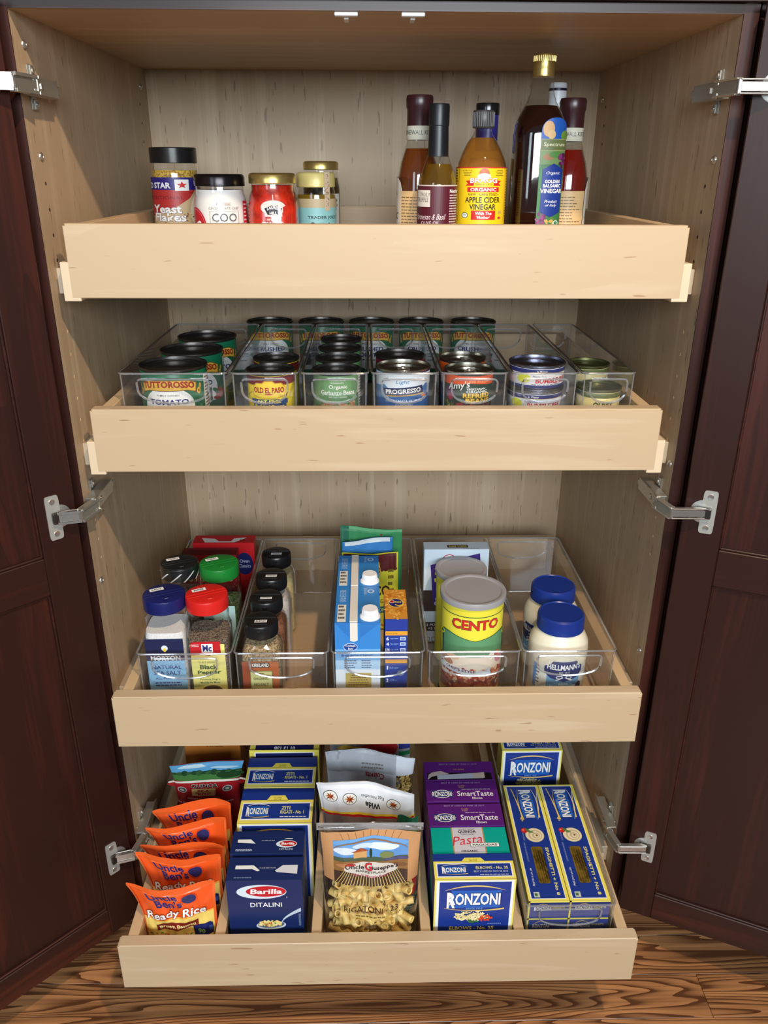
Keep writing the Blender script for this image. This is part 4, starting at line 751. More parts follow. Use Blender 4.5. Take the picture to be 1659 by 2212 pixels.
# broth cartons
CB = (52, 132, 208); w, d, h = .0712, .1165, .1710
def carton(label, y):
    a = Art(w, h); a.rect(0, 0, 1, .28, CB); a.poly([(.0, .28), (1, .28), (1, .40), (0, .40)], (110, 172, 224)); a.rect(0, .40, 1, .50, (170, 206, 236)); a.rect(0, .5, 1, 1, (222, 232, 240))
    a.poly([(0, 0), (.33, .16), (.33, 0)], (44, 118, 194)); a.poly([(1, 0), (.55, .16), (.55, 0)], (44, 118, 194)); a.poly([(.335, 0), (.5, 0), (.5, .185), (.42, .20), (.335, .19)], (226, 222, 212))
    a.ell(.34, .255, .155, .042, (200, 220, 240)); a.ell(.34, .255, .145, .037, (24, 66, 140)); a.text('College', .34, .243, .026, .22, WHT, .02); a.text('Inn', .34, .272, .022, .1, WHT, .02)
    a.text('Broth makes it better!', .48, .345, .03, .68, (20, 60, 130), .02); a.lines(.2, .5, .40, .50, 4, (40, 60, 100), .35, 3); a.lines(.58, .86, .40, .50, 4, (40, 60, 100), .35, 6)
    a.rect(.22, .54, .80, .70, (190, 168, 90)); a.lines(.28, .74, .56, .69, 5, (120, 96, 40), .35, 2, True); a.lines(.22, .8, .74, .84, 4, (90, 90, 90), .35, 8, True)
    b = Art(w, d); b.rect(0, 0, 1, 1, CB); b.rect(.33, 0, .50, 1, (222, 218, 206)); b.rect(.30, 0, .33, 1, (38, 110, 184)); b.rect(.05, .52, .24, .98, (224, 224, 218)); b.lines(.07, .22, .55, .95, 4, (70, 70, 70), .5, 5)
    for x, hh in ((.12, .40), (.19, .44)): b.text('RECYCLE ME AT', x, .28, .045, .34 * d / w, (190, 214, 236), 0, rot=-math.pi / 2)
    b.ell(.80, .14, .08, .055, (190, 214, 236)); b.ell(.80, .14, .045, .035, CB); b.lines(.64, .72, .06, .25, 6, (190, 214, 236), .4, 3)
    t = box_thing('broth_carton', label, (-.0322, y, zj), 0, w, d, h, CB, {'front': a, 'top': b}, 'blue broth cartons', 'carton', .0012)
    bm = bmesh.new(); add_box(bm, -.0125, .0000, -d / 2 + .001, d / 2, h, h + .0018, .0005); link('top_seam', bm, flat((226, 222, 212), .4), t)
    c = lathe('cap_base', [(.0165, h), (.0165, h + .0015), (.0150, h + .0035), (.0145, h + .0040)], flat((236, 238, 240), .35), t, loc=(.0195, -d * .5 + .0195, 0))
    cc = lathe('cap', [(.0122, h + .003), (.0125, h + .0035), (.0125, h + .0135), (.0115, h + .0150), (.001, h + .0150)], flat((238, 240, 242), .35), c)
    bm = bmesh.new()
    for k in range(26): aa = 2 * math.pi * k / 26; add_box(bm, .0125 * math.cos(aa) - .0004, .0125 * math.cos(aa) + .0004, .0125 * math.sin(aa) - .0004, .0125 * math.sin(aa) + .0004, h + .004, h + .0125)
    link('cap_ribs', bm, flat((226, 228, 232), .35), c)
carton('blue broth carton with a white screw cap at the front of its bin', .0293); carton('second blue broth carton directly behind the first', .1471)
# macaroni box
w, d, h = .0355, .0950, .1720; a = Art(w, h); MB = (30, 58, 150)
a.rect(0, 0, 1, 1, MB); a.rect(.02, .125, 1, .17, (232, 164, 50)); a.text('classic prep', .3, .1475, .02, .5, (90, 50, 20)); 
for y, s_, l1 in ((.205, '6', 'cups water'), (.262, '4', 'Tbsp. margarine'), (.325, '1/4', 'cup milk')): a.text(s_, .12, y, .035, .12 if len(s_) < 2 else .18, WHT, .03); a.text(l1, .42, y, .018, .36, (150, 190, 240), .01); a.rect(.68, y - .018, .92, y + .018, (200, 214, 236)); a.rect(.72, y - .01, .88, y + .014, (110, 140, 200))
a.rect(.02, .43, 1, .47, (232, 164, 50)); a.text('1', .12, .52, .04, .06, WHT, .03); a.text('BOIL water', .42, .52, .02, .4, (150, 190, 240)); a.ell(.72, .58, .16, .03, (120, 130, 160)); a.text('2', .12, .66, .04, .1, WHT, .03); a.text('STIR in', .4, .66, .02, .3, (150, 190, 240))
b = Art(w, d); b.rect(0, 0, 1, 1, (206, 140, 50)); b.blobs(.5, .5, .5, .5, [(226, 170, 70), (190, 116, 36), (236, 186, 96)], 90, .10, 3, .5); b.ell(.52, .48, .34, .15, (240, 220, 120)); b.ell(.52, .48, .31, .135, (36, 36, 110)); b.ell(.34, .44, .12, .05, WHT); b.ell(.34, .44, .10, .04, (200, 40, 40)); b.text('Cheesy', .6, .46, .07, .36, (240, 220, 60), .03); b.arc(.66, .50, .2, .09, 200, 340, .03, (240, 200, 50))
box_thing('macaroni_box', 'narrow blue and orange macaroni box standing next to the front carton', (.0285, .0270, zj), 0, w, d, h, MB, {'front': a, 'top': b})
# pouches (flat bags)
def pouch(name, label, loc, rz, w, h, th, mat_, art, cat='pouch', lean=0., top_wave=.0, group=None, slump=0., foil_seed=1, tilt=0., seal=.012, art_rough=.3, nx=44, nz=44, taper=0., bump=1., shift=0.):
    """stand-up bag; front faces -y; returns thing and surface map"""
    t = thing(name, label, cat, loc, rz, group); rnd = random.Random(foil_seed); ph = [rnd.uniform(0, 6.28) for _ in range(6)]
    def F(u, v, z, back=False):
        a = max(-1, min(1, 2 * u / w)); b = max(0, min(1, v / h))
        k = max(0, (1 - a * a)) ** .5; vert = (1 - b ** 3.0) ** 1.0 * (.55 + .45 * min(1, b * 5 + .3))
        thick = th / 2 * k * max(0, vert) * (1 if b < 1 - seal / h * .5 else .0)
        wr = bump * (.0016 * math.sin(9 * a + 5 * b + ph[0]) * math.sin(7 * b + ph[1]) + .0012 * math.sin(17 * b - 8 * a + ph[2]) + .00035 * math.sin(25 * a + 6 * b + ph[3]))
        wr *= min(1, 3 * (1 - abs(a)) + .15) * (1 - .75 * b ** 3)
        y = -(thick + wr) if not back else thick * .9 - wr * .5 + .0006
        cur = top_wave * (1 - a * a) * b ** 6
        wv = .004 * bump * math.sin(3.0 * a + ph[4]) * b ** 4
        x = u * (1 - taper * b ** 4) + shift * b ** 4
        zz = v - slump * (1 - a * a) * b ** 8 + tilt * a * b ** 2
        yy = y + lean * b * b * h + cur + wv - (z if not back else -z)
        return Vector((x, yy, max(zz, .0003)))
    bm = bmesh.new(); G = [[], []]
    for s, back in enumerate((False, True)):
        for j in range(nz + 1):
            G[s].append([bm.verts.new(F(w * (i / nx - .5), h * j / nz, 0, back)) for i in range(nx + 1)])
        for j in range(nz):
            for i in range(nx):
                q = [G[s][j][i], G[s][j][i + 1], G[s][j + 1][i + 1], G[s][j + 1][i]]
                bm.faces.new(q if not back else q[::-1])
    f, b_ = G
    for j in range(nz): bm.faces.new((f[j][0], f[j + 1][0], b_[j + 1][0], b_[j][0])); bm.faces.new((f[j][nx], b_[j][nx], b_[j + 1][nx], f[j + 1][nx]))
    for i in range(nx): bm.faces.new((f[nz][i], f[nz][i + 1], b_[nz][i + 1], b_[nz][i])); bm.faces.new((f[0][i], b_[0][i], b_[0][i + 1], f[0][i + 1]))
    o = link(cat.split()[0] + '_body' if cat != 'bag' else 'bag_film', bm, mat_, t)
    for p in o.data.polygons: p.use_smooth = True
    if art: art.build('front_print', lambda u, v, z: F(u, v + h - art.h, z), t, du=w / 44, dv=h / 44, rough=art_rough, base=.0007, eps=.00028)
    return t, F
# taco seasoning bags behind the cartons
a = Art(.118, .195); a.rect(0, 0, 1, 1, (60, 140, 90)); a.rect(0, 0, 1, .03, (110, 180, 130)); a.rect(.0, .0, .14, 1, (44, 110, 84)); a.ell(.55, .55, .3, .3, (110, 170, 70)); a.text('ORGANIC', .6, .3, .05, .5, WHT, .02); a.ell(.66, .06, .02, .012, (120, 80, 50))
pouch('snack_bag', 'shiny green bag standing behind the yellow seasoning bag', (-.0090, .292, zj), 0, .118, .190, .02, flat((50, 132, 80), .28), a, 'bag', -.03, foil_seed=3, tilt=-.004)
a = Art(.085, .17); a.rect(0, 0, 1, 1, (60, 130, 200)); a.rect(0, .0, 1, .05, (220, 226, 230)); pouch('seasoning_bag', 'blue edged bag squeezed between the green and yellow ones', (-.0165, .265, zj), .04, .095, .178, .012, flat((56, 128, 196), .3), a, 'bag', -.02, foil_seed=8, tilt=.004)
a = Art(.105, .165); a.rect(0, 0, 1, 1, (214, 206, 60)); a.rect(.03, .01, .97, .2, (92, 34, 36))
for k in range(12): a.ell(.06 + k * .08, .20, .045, .022, (92, 34, 36), 12); a.rect(.055 + k * .08, .02, .06 + k * .08, .19, (60, 22, 26))
a.poly([(.3, .25), (.34, .10), (.42, .08), (.58, .08), (.66, .10), (.7, .25), (.6, .33), (.4, .33)], (200, 180, 80)); a.text('OLD EL PASO', .5, .2, .07, .36, (150, 30, 26), .03); a.text('TACO', .58, .47, .13, .56, (70, 40, 40), .03); a.text('SEASONING MIX', .6, .60, .05, .6, (90, 60, 40), .01); a.rect(.4, .67, .92, .76, (20, 96, 90)); a.text('LOW SODIUM', .66, .715, .05, .46, (214, 220, 150), .02); a.lines(.82, .93, .2, .6, 5, (110, 90, 40), .5, 4); a.blobs(.5, .92, .4, .08, [(190, 120, 50), (150, 80, 40)], 40, .03, 2)
pouch('seasoning_bag', 'yellow seasoning mix bag with a dark red tiled top edge', (-.0115, .238, zj), .02, .104, .162, .016, flat((206, 198, 52), .3), a, 'bag', -.02, foil_seed=5)
# breading box
w, d, h = .1165, .030, .192; a = Art(w, h); a.rect(0, 0, 1, 1, (206, 220, 232)); a.rect(0, .43, 1, .66, (64, 48, 44)); a.rect(0, .78, .6, .88, (54, 42, 42)); a.text('2 POUCHES', .24, .81, .028, .36, WHT, .01); a.text('=2 MEALS', .24, .85, .028, .3, WHT, .01); a.rect(.0, .88, 1, 1, (186, 190, 196)); 
for k in range(3): a.frame(.02 + k * .13, .95, .12 + k * .13, .995, .008, (80, 76, 76))
a.poly([(.10, .16), (.86, .04), (.9, .30), (.84, .52), (.16, .60)], (64, 40, 122)); a.ell(.39, .10, .105, .05, (190, 30, 50)); a.ell(.39, .10, .095, .042, WHT); a.text('Kraft', .39, .10, .036, .14, (24, 40, 110), .04)
a.text('SHAKE', .5, .21, .10, .66, (232, 226, 60), .06, rot=.06); a.text("'N BAKE", .48, .34, .10, .62, (232, 226, 60), .06, rot=.06); a.text('&', .22, .55, .09, .08, WHT, .0)
b = Art(w, d); b.rect(0, 0, 1, 1, (214, 226, 234)); b.rect(.36, .40, .68, .78, (50, 36, 30)); b.text("SHAKE 'N BAKE", .52, .59, .2, .28, (226, 206, 110), .04); b.text('Original Pork', .72, .90, .14, .24, (70, 50, 40))
box_thing('breading_box', 'pale blue and purple coating mix box behind the big yellow tin', (.1440, .2015, zj), 0, w, d, h, (200, 214, 226), {'front': a, 'top': b})
# big tomato tins with grey plastic lids
def cento():
    r = .0520; h = .189; a, X = strip_art(r - .002, h, .78); F = .1 / (2 * math.pi * (r - .002)); 
    a.rect(0, .0, 1, .13, (230, 220, 64)); a.rect(X(-.66), .115, X(.66), .125, (30, 84, 60)); a.rect(X(-.68), .84, X(.68), 1.16, (168, 84, 56)); a.blobs(X(0), 1.0, .62 * F, .15, [(190, 110, 70), (150, 40, 30), (220, 190, 150), (120, 50, 36)], 120, .013, 9, .8); a.rect(X(-.5), 1.16, X(.5), 1.25, (30, 110, 70)); a.text2('CENTO', X(0), .225, .125, .80 * F, (206, 44, 34), (30, 84, 60), .07, .02)
    a.poly([(X(-.64), .385), (X(-.58), .36), (X(-.44), .36), (X(0), .43), (X(.44), .36), (X(.58), .36), (X(.64), .385), (X(.60), .86), (X(-.60), .86)], (30, 84, 60)); a.poly([(X(-.58), .375), (X(-.43), .37), (X(0), .435), (X(.43), .37), (X(.58), .375), (X(.58), .75), (X(-.58), .75)], (96, 152, 108)); 
    for s in (-1, 1): a.ell(X(s * .62), .41, .06 * F, .035, (236, 226, 40)); a.ell(X(s * .62), .41, .035 * F, .02, (30, 84, 60))
    a.ell(X(0), .80, .72 * F, .15, (226, 214, 196)); a.ell(X(-.36), .68, .12 * F, .035, (226, 186, 140)); a.ell(X(-.5), .74, .16 * F, .05, (170, 110, 70), rot=.3); a.ell(X(.30), .66, .06 * F, .05, (240, 236, 226)); a.ell(X(.42), .66, .06 * F, .05, (190, 100, 60)); a.ell(X(.5), .73, .12 * F, .06, (206, 130, 150)); 
    a.blobs(X(0), .90, .62 * F, .08, [(170, 60, 40), (196, 110, 70), (220, 180, 140), (150, 40, 30), (210, 150, 110)], 120, .012, 4, .8); a.poly([(X(-.6), .78), (X(.2), .84), (X(.26), .80), (X(.3), .90), (X(.1), .90), (X(-.6), .86)], (214, 226, 236)); a.text("CHEF'S STYLE", X(-.22), .83, .035, .5 * F, (110, 30, 30), .03, rot=-.06)
    t = make_can('sauce_tin', r, h, (230, 220, 64), a, 'big yellow tomato sauce tin with a frosted grey lid', (.1555, .0405, zj), 0, 'big yellow tins with frosted lids')
    lathe('plastic_lid', [(r - .001, h - .008), (r + .0016, h - .0075), (r + .0018, h + .0008), (r + .0010, h + .0022), (r - .002, h + .0026), (r - .006, h + .0020), (r - .0075, h + .0006), (.001, h + .0006)], flat((150, 150, 154), .35), t, n=56, cap0=False)
    return t
ct_ = cento()
t2 = dup(ct_, (.1470, .1385, zj), .5, 'second big yellow tin almost hidden behind the first'); t2.scale = (.84, .84, .945)
# mayonnaise jars
def mayo(label, loc, rz):
    t = thing('mayonnaise_jar', label, 'jar', loc, rz, 'blue lidded mayonnaise jars')
    P_ = [(.040, .0, 2.), (.0455, .004, 2.2), (.0465, .012, 2.3), (.0450, .030, 2.3), (.0450, .072, 2.3), (.0475, .086, 2.2), (.0488, .098, 2.), (.0470, .112, 2.), (.0410, .124, 2.), (.0365, .130, 2.), (.0350, .136, 2.)]
    loft('jar_body', [(p[0], p[0] * .96, p[1], p[2]) for p in P_], flat((232, 226, 204), .22, coat=.3), t)
    lathe('lid', [(.0370, .132), (.0382, .1325), (.0385, .134), (.0380, .135), (.0380, .150), (.0372, .1555), (.0340, .158), (.0325, .1565), (.001, .1565)], flat((22, 48, 128), .3), t, n=56)
    a = Art(2 * .0450 * 1.2, .062); U = lambda x: .5 + (x - .5) * .72
    a.rect(0, .0, 1, 1, (226, 226, 216)); a.rect(U(.14), .1, U(.86), 1, (110, 168, 214)); a.poly([(U(.08), .05), (U(.92), .05), (U(.92), .42), (U(.8), .56), (U(.5), .66), (U(.2), .56), (U(.08), .42)], (26, 44, 110)); a.text("HELLMANN'S", .5, .22, .17, .52, WHT, .05); a.text('EST. 1913', .5, .38, .05, .16, WHT, .02)
    for s in (-1, 1): a.ell(.5 + s * .07, .52, .05, .05, WHT, rot=.2 * s); a.ell(.5 + s * .07, .52, .035, .028, (26, 44, 110), rot=.2 * s); a.poly([(.5, .52), (.5 + s * .13, .60), (.5 + s * .11, .64)], WHT)
    a.text('REAL', .5, .73, .06, .14, WHT, .01); a.text('MAYONNAISE', .5, .83, .09, .40, (226, 236, 246), .01); a.ell(U(.86), .86, .06, .13, (50, 40, 60)); a.lines(.02, .13, .1, .9, 8, (70, 80, 110), .4, 5); a.rect(.0, .1, .06, 1, (90, 140, 200))
    a.build('label', cyl_map(.0462, .033), t, du=.003, base=.0004)
    return t
mayo('blue lidded mayonnaise jar at the front of its bin', (.2985, .0230, zj), .05); mayo('blue lidded mayonnaise jar behind the front one', (.3065, .1185, zj), -.9)
# red mix boxes at the back of the spice bin
a = Art(.118, .15); a.rect(0, 0, 1, 1, (196, 26, 34)); a.text('MIX', .4, .3, .14, .5, WHT, .02); a.ell(.83, .30, .14, .16, (26, 34, 96)); a.text('Oven', .83, .26, .05, .16, (200, 206, 230), .01); a.text('Classics', .83, .33, .05, .2, (200, 206, 230), .01)
b = Art(.118, .034); b.rect(0, 0, 1, 1, (186, 26, 34)); b.poly([(.12, .35), (.34, .45), (.42, .8), (.62, .8), (.66, .4), (.86, .3), (.80, .55), (.68, .95), (.2, .95)], (224, 220, 218)); b.rect(.76, .6, .84, .7, (40, 10, 12))
box_thing('mix_box', 'opened bright red mix box with torn white flap at the back of the spice bin', (-.2960, .324, zj), 0, .118, .034, .150, (184, 24, 32), {'front': a, 'top': b})
a = Art(.104, .142); a.rect(0, 0, 1, 1, (170, 30, 34)); a.text('STUFFING', .5, .35, .1, .8, (236, 220, 160), .02); b = Art(.104, .030); b.rect(0, 0, 1, 1, (104, 20, 24)); b.lines(.1, .9, .3, .7, 2, (80, 14, 18), .5)
box_thing('mix_box', 'darker red mix box in front of the opened one', (-.3180, .286, zj), 0, .104, .030, .142, (150, 24, 30), {'front': a, 'top': b})
# ------------------------------------------------------------------ lowest pull-out
z4 = ZB[3]; BLU = (26, 54, 140); YL = (236, 222, 96); TEAL = (0, 166, 150)
make_bin(.147, .424, .118, 'long clear bin holding the spaghetti boxes on the lowest pull-out', (.3060, .026, z4), 'clear bin on the lowest pull-out')
def wordmark(a, x, y, hh, ww, rot=0., gold=(226, 196, 110), since=True, base=BLU):
    """lettering with the arcs above and below"""
    k = a.h / a.w
    def R(dx, dy): return (x + (dx * math.cos(rot) * a.w + dy * math.sin(rot) * a.h) / a.w, y + (-dx * math.sin(rot) * a.w + dy * math.cos(rot) * a.h) / a.h)
    a.poly([R(-ww * .42, -hh * .62), R(ww * .48, -hh * .62), R(ww * .46, hh * .62), R(-ww * .46, hh * .62)], (30, 96, 190))
    a.text2('RONZONI', x, y, hh * .86, ww * .94, (242, 244, 246), (16, 26, 84), .035, .04, rot=rot)
    rx, ry = R(-ww * .43, 0); a.text2('R', rx, ry + (0 if rot else hh * .06), hh * 1.15, ww * .15, (242, 244, 246), (16, 26, 84), .035, .01, rot=rot)
    for sg in (-1, 1):
        V = []; n = 14
        for i in range(n + 1):
            q = i / n; dx = (q - .5) * ww * 1.1; bow = (1 - (2 * q - 1) ** 2); t_ = hh * .09 * (.15 + bow if sg < 0 else .25 + q)
            V.append(R(dx, sg * (hh * .62 + hh * .28 * bow * (1 if sg < 0 else .6) ))); V.append(R(dx, sg * (hh * .62 + hh * .28 * bow * (1 if sg < 0 else .6)) + sg * t_))
        F = [((2 * i, 2 * i + 1, 2 * i + 3, 2 * i + 2) if sg > 0 else (2 * i, 2 * i + 2, 2 * i + 3, 2 * i + 1)) for i in range(n)]
        a._add(V, F, gold if (sg > 0 or since) else (230, 230, 230))
    if since: sx, sy = R(0, hh * .66); a.text('SINCE 1915', sx, sy, hh * .13, ww * .3, (120, 170, 230), .01, rot=rot)
def ronz_front(w, h, name, pic, seed):
    a = Art(w, h); a.rect(0, 0, 1, 1, YL); a.rect(.022, .012, .978, 1, (236, 240, 244)); a.rect(.06, .030, .945, 1, BLU)
    wordmark(a, .50, .245, .175, .68)
    pcs = {'elbow': [(236, 220, 160), (226, 206, 140), (246, 234, 190)], 'orzo': [(200, 190, 150), (180, 170, 130), (214, 206, 170)], 'ziti': [(236, 220, 160), (226, 206, 140), (246, 234, 190)]}[pic]
    a.blobs(.47, .455, .22, .065, pcs, 110 if pic == 'elbow' else 150, .022 if pic != 'orzo' else .02, seed, .45); a.blobs(.47, .455, .18, .045, pcs, 40, .024, seed + 1, .5)
    if pic != 'orzo': a.blobs(.64, .48, .09, .035, [(226, 84, 44), (206, 60, 34)], 22, .02, seed + 2, .7); a.blobs(.5, .515, .07, .02, [(70, 120, 60), (50, 96, 50)], 14, .018, seed + 3, .6)
    a.text(name, .48, .62, .045, .56, (236, 214, 90), .02); a.lines(.68, .86, .56, .575, 1, (150, 170, 220), .5)
    return a
def ronz_top(w, d, l1, l2=None, blue_k=.22):
    b = Art(w, d); b.rect(0, 0, 1, 1, BLU); b.rect(0, blue_k, 1, 1, YL); b.poly([(.35, blue_k + .01), (.40, blue_k - .14), (.60, blue_k - .14), (.65, blue_k + .01)], YL); b.text('TO OPEN', .5, blue_k - .07, .04, .11, (120, 110, 40)); b.text('LIFT TAB', .5, blue_k - .02, .04, .10, (120, 110, 40))
    b.rect(.03, blue_k + .07, .97, .92, (236, 240, 244)); b.rect(.045, blue_k + .11, .955, .88, BLU); yc = (blue_k + .11 + .88) / 2
    wordmark(b, .25, yc, .22, .30, since=False)
    if l2: b.text(l1, .63, yc - .09, .10, .12, (226, 220, 130), .02); b.text(l2, .72, yc + .03, .10, .32, (226, 220, 130), .02)
    else: b.text(l1, .72, yc - .08, .11, .40, (226, 220, 130), .02); b.text('BEST IF USED BY NOV 08 2018', .70, yc + .06, .07, .42, (190, 200, 220), .0)
    b.lines(.56, .93, .82, .86, 1, WHT, .5)
    return b
def box4(name, label, x0, x1, y0, y1, h, col, arts, group=None, rz=0): return box_thing(name, label, ((x0 + x1) / 2, (y0 + y1) / 2, z4), rz, x1 - x0, y1 - y0, h, col, arts, group)
# column 4: elbows, pagodas, purple boxes
w, d, h = .1285, .0505, .170
box4('pasta_box', 'blue and yellow elbows box at the front of its column, pasta picture showing', .0880, .2150, -.1790, -.1280, h, BLU, {'front': ronz_front(w, h, 'ELBOWS - No. 35', 'elbow', 4), 'top': ronz_top(w, .051, 'ELBOWS - No. 35', None, .30)}, 'blue and yellow pasta boxes')
a = Art(.126, h); a.rect(0, 0, 1, 1, TEAL); a.rect(.27, 0, .70, 1, (196, 140, 80)); a.rect(.285, 0, .685, 1, (206, 206, 214)); a.text('ORGANIC', .48, .04, .03, .22, BLK, .03)
b = Art(.126, .055); b.rect(0, 0, 1, 1, TEAL); b.rect(.27, 0, .70, 1, (196, 140, 80)); b.rect(.285, 0, .685, 1, (206, 206, 214)); b.text('ANCIENT HARVEST', .48, .08, .06, .22, (60, 60, 60)); b.text('QUINOA', .48, .18, .13, .24, BLK, .05); b.text('SUPERGRAIN', .48, .28, .05, .18, (60, 60, 60)); b.text('Pasta', .48, .50, .34, .40, (214, 50, 66), .0, .3, rot=.12); b.rect(.50, .62, .88, .78, (60, 60, 60)); b.rect(.505, .63, .875, .77, WHT); b.text('PAGODAS', .69, .70, .075, .32, BLK, .02); b.text('ORGANIC', .48, .93, .07, .22, BLK, .03)
box4('pasta_box', 'turquoise quinoa pasta box between the blue and the purple boxes', .0885, .2145, -.1245, -.0695, h - .002, TEAL, {'front': a, 'top': b})
PU = (88, 30, 120)
def smart(torn=False, sheen=(88, 30, 120)):
    b = Art(.128, .050); b.rect(0, 0, 1, 1, PU); b.text('BEST IF USED BY MAR 28 2019', .5, .08, .07, .55, (170, 150, 190), 0); b.text('TO OPEN', .5, .24, .06, .10, (206, 160, 90)); b.text('PUSH', .5, .32, .06, .07, (206, 160, 90)); b.lines(.5, .92, .40, .44, 1, (200, 190, 210), .6)
    b.rect(.075, .46, .37, .80, (30, 50, 110)); b.text('RONZONI', .22, .64, .22, .27, WHT, .04); b.arc(.22, .86, .17, .42, 30, 150, .03, WHT); b.arc(.22, .38, .17, .46, 210, 330, .03, WHT)
    b.text('SmartTaste', .68, .63, .25, .50, WHT, .01); b.text('Elbows', .70, .85, .11, .14, WHT, .01)
    if torn: b = Art(.128, .050); b.rect(0, 0, 1, 1, PU); b.text('BEST IF USED BY MAR 21 2019', .5, .14, .08, .55, (150, 130, 170), 0); b.text('TO OPEN', .5, .42, .06, .16, (206, 160, 90)); b.rect(.04, .60, .96, .96, (24, 14, 26)); b.poly([(.04, .96), (.06, .68), (.12, .56), (.24, .50), (.36, .66), (.20, .72), (.10, .80)], (190, 178, 176)); b.poly([(.18, .94), (.18, .72), (.84, .60), (.84, .90)], (180, 186, 206)); b.poly([(.70, .90), (.70, .64), (.86, .58), (.86, .88)], (196, 180, 170))
    return b
GP = 'purple pasta boxes'
for y0, y1, tr, lb in ((-.0670, -.0175, False, 'purple pasta box directly behind the turquoise one, glossy top'), (-.0100, .0390, False, 'second purple pasta box behind the turquoise one'), (.0420, .0915, True, 'rearmost purple pasta box with its top torn open')):
    a = Art(.128, h); a.rect(0, 0, 1, 1, PU); box4('pasta_box', lb, .0870, .2145, y0, y1, h, PU, {'front': a, 'top': smart(tr)}, GP)
# column 2: barilla, ziti
BN = (22, 40, 92); w, d, h2 = .1190, .046, .170
def barilla_front():
    a = Art(w, h2); a.rect(0, 0, 1, 1, BN); a.ell(.46, .140, .33, .088, (216, 232, 240), 44); a.ell(.52, .135, .265, .066, (196, 26, 40), 44); a.text('Barilla', .525, .135, .062, .42, WHT, .055, .12); a.ell(.79, .21, .008, .005, WHT)
    a.text('DITALINI', .51, .305, .055, .42, WHT, .01)
    a.ell(.56, .57, .20, .055, (206, 214, 222), 36, -.05); a.ell(.56, .56, .18, .045, (90, 100, 120), 36, -.05)
    V = []
    for i in range(9): q = i / 8; x = .70 + .27 * q; y = .54 - .17 * q ** .6; t_ = .010 + .014 * q; V += [(x, y - t_), (x, y + t_)]
    a._add(V, [(2 * i, 2 * i + 1, 2 * i + 3, 2 * i + 2) for i in range(8)], (190, 204, 220))
    a.blobs(.55, .545, .15, .035, [(236, 214, 130), (246, 228, 160), (220, 196, 110)], 60, .024, 3, .8); a.blobs(.55, .545, .15, .035, [(206, 90, 50), (80, 130, 70)], 14, .012, 5, .8)
    a.text('SERVING SUGGESTION', .95, .50, .02, .22, (150, 170, 200), 0, rot=-math.pi / 2)
    return a
def barilla_top(opened):
    b = Art(w, .046); b.rect(0, 0, 1, 1, BN)
    if opened: b.poly([(.10, .36), (.34, .36), (.43, .58), (.40, .62), (.33, .52), (.10, .52)], WHT); b.poly([(.93, .36), (.73, .36), (.63, .60), (.66, .66), (.93, .74)], (214, 216, 222)); b.text('TO CLOSE, INSERT TAB HERE', .53, .48, .06, .22, (200, 206, 220)); b.lines(.10, .34, .86, .94, 1, (120, 136, 170), .5)
    else:
        b.poly([(.08, .36), (.26, .36), (.33, .55), (.08, .50)], WHT); b.text('TO OPEN LIFT TAB', .50, .42, .05, .18, (200, 206, 220)); b.poly([(.72, .36), (.76, .32), (.84, .32), (.84, .35)], WHT)
        b.ell(.76, .58, .145, .17, (216, 232, 240)); b.ell(.78, .57, .115, .125, (196, 26, 40)); b.text('Barilla', .78, .57, .12, .18, WHT, .05, .12); b.text('DITALINI', .76, .82, .09, .18, (190, 200, 220), .01); b.lines(.07, .30, .80, .92, 2, (190, 200, 220), .5)
    return b
box4('pasta_box', 'dark navy ditalini box with a red oval badge, opened tab, at the front', -.2400, -.1215, -.1755, -.1290, h2, BN, {'front': barilla_front(), 'top': barilla_top(True)}, 'navy ditalini boxes')
box4('pasta_box', 'unopened navy ditalini box behind the opened one', -.2420, -.1230, -.1215, -.0730, h2, BN, {'front': barilla_front(), 'top': barilla_top(False)}, 'navy ditalini boxes')
for y0, y1, lb in ((-.0560, .0255, 'bright blue and yellow ziti box behind the navy boxes'), (.0310, .1090, 'second blue and yellow ziti box, in the shade behind the first')):
    ww = .1270; box4('pasta_box', lb, -.2400, -.1130, y0, y1, h2, BLU, {'front': ronz_front(ww, h2, 'ZITI RIGATI', 'ziti', 9), 'top': ronz_top(ww, y1 - y0, 'ZITI', 'RIGATI - No. 1', .34)}, 'ziti boxes')
a = Art(.132, .18); a.rect(0, 0, 1, 1, YL); a.rect(.07, .03, .93, 1, WHT); a.rect(.09, .04, .91, 1, (24, 30, 84)); b = Art(.132, .04); b.rect(0, 0, 1, 1, YL); b.rect(.08, .1, .92, .9, (24, 30, 84)); b.text('01 13 13B', .5, .8, .3, .3, WHT, .03, rot=math.pi)
box4('pasta_box', 'navy and yellow box at the back of the ziti column, torn paper on top', -.2420, -.1100, .1190, .1590, .176, (190, 170, 60), {'front': a, 'top': b})
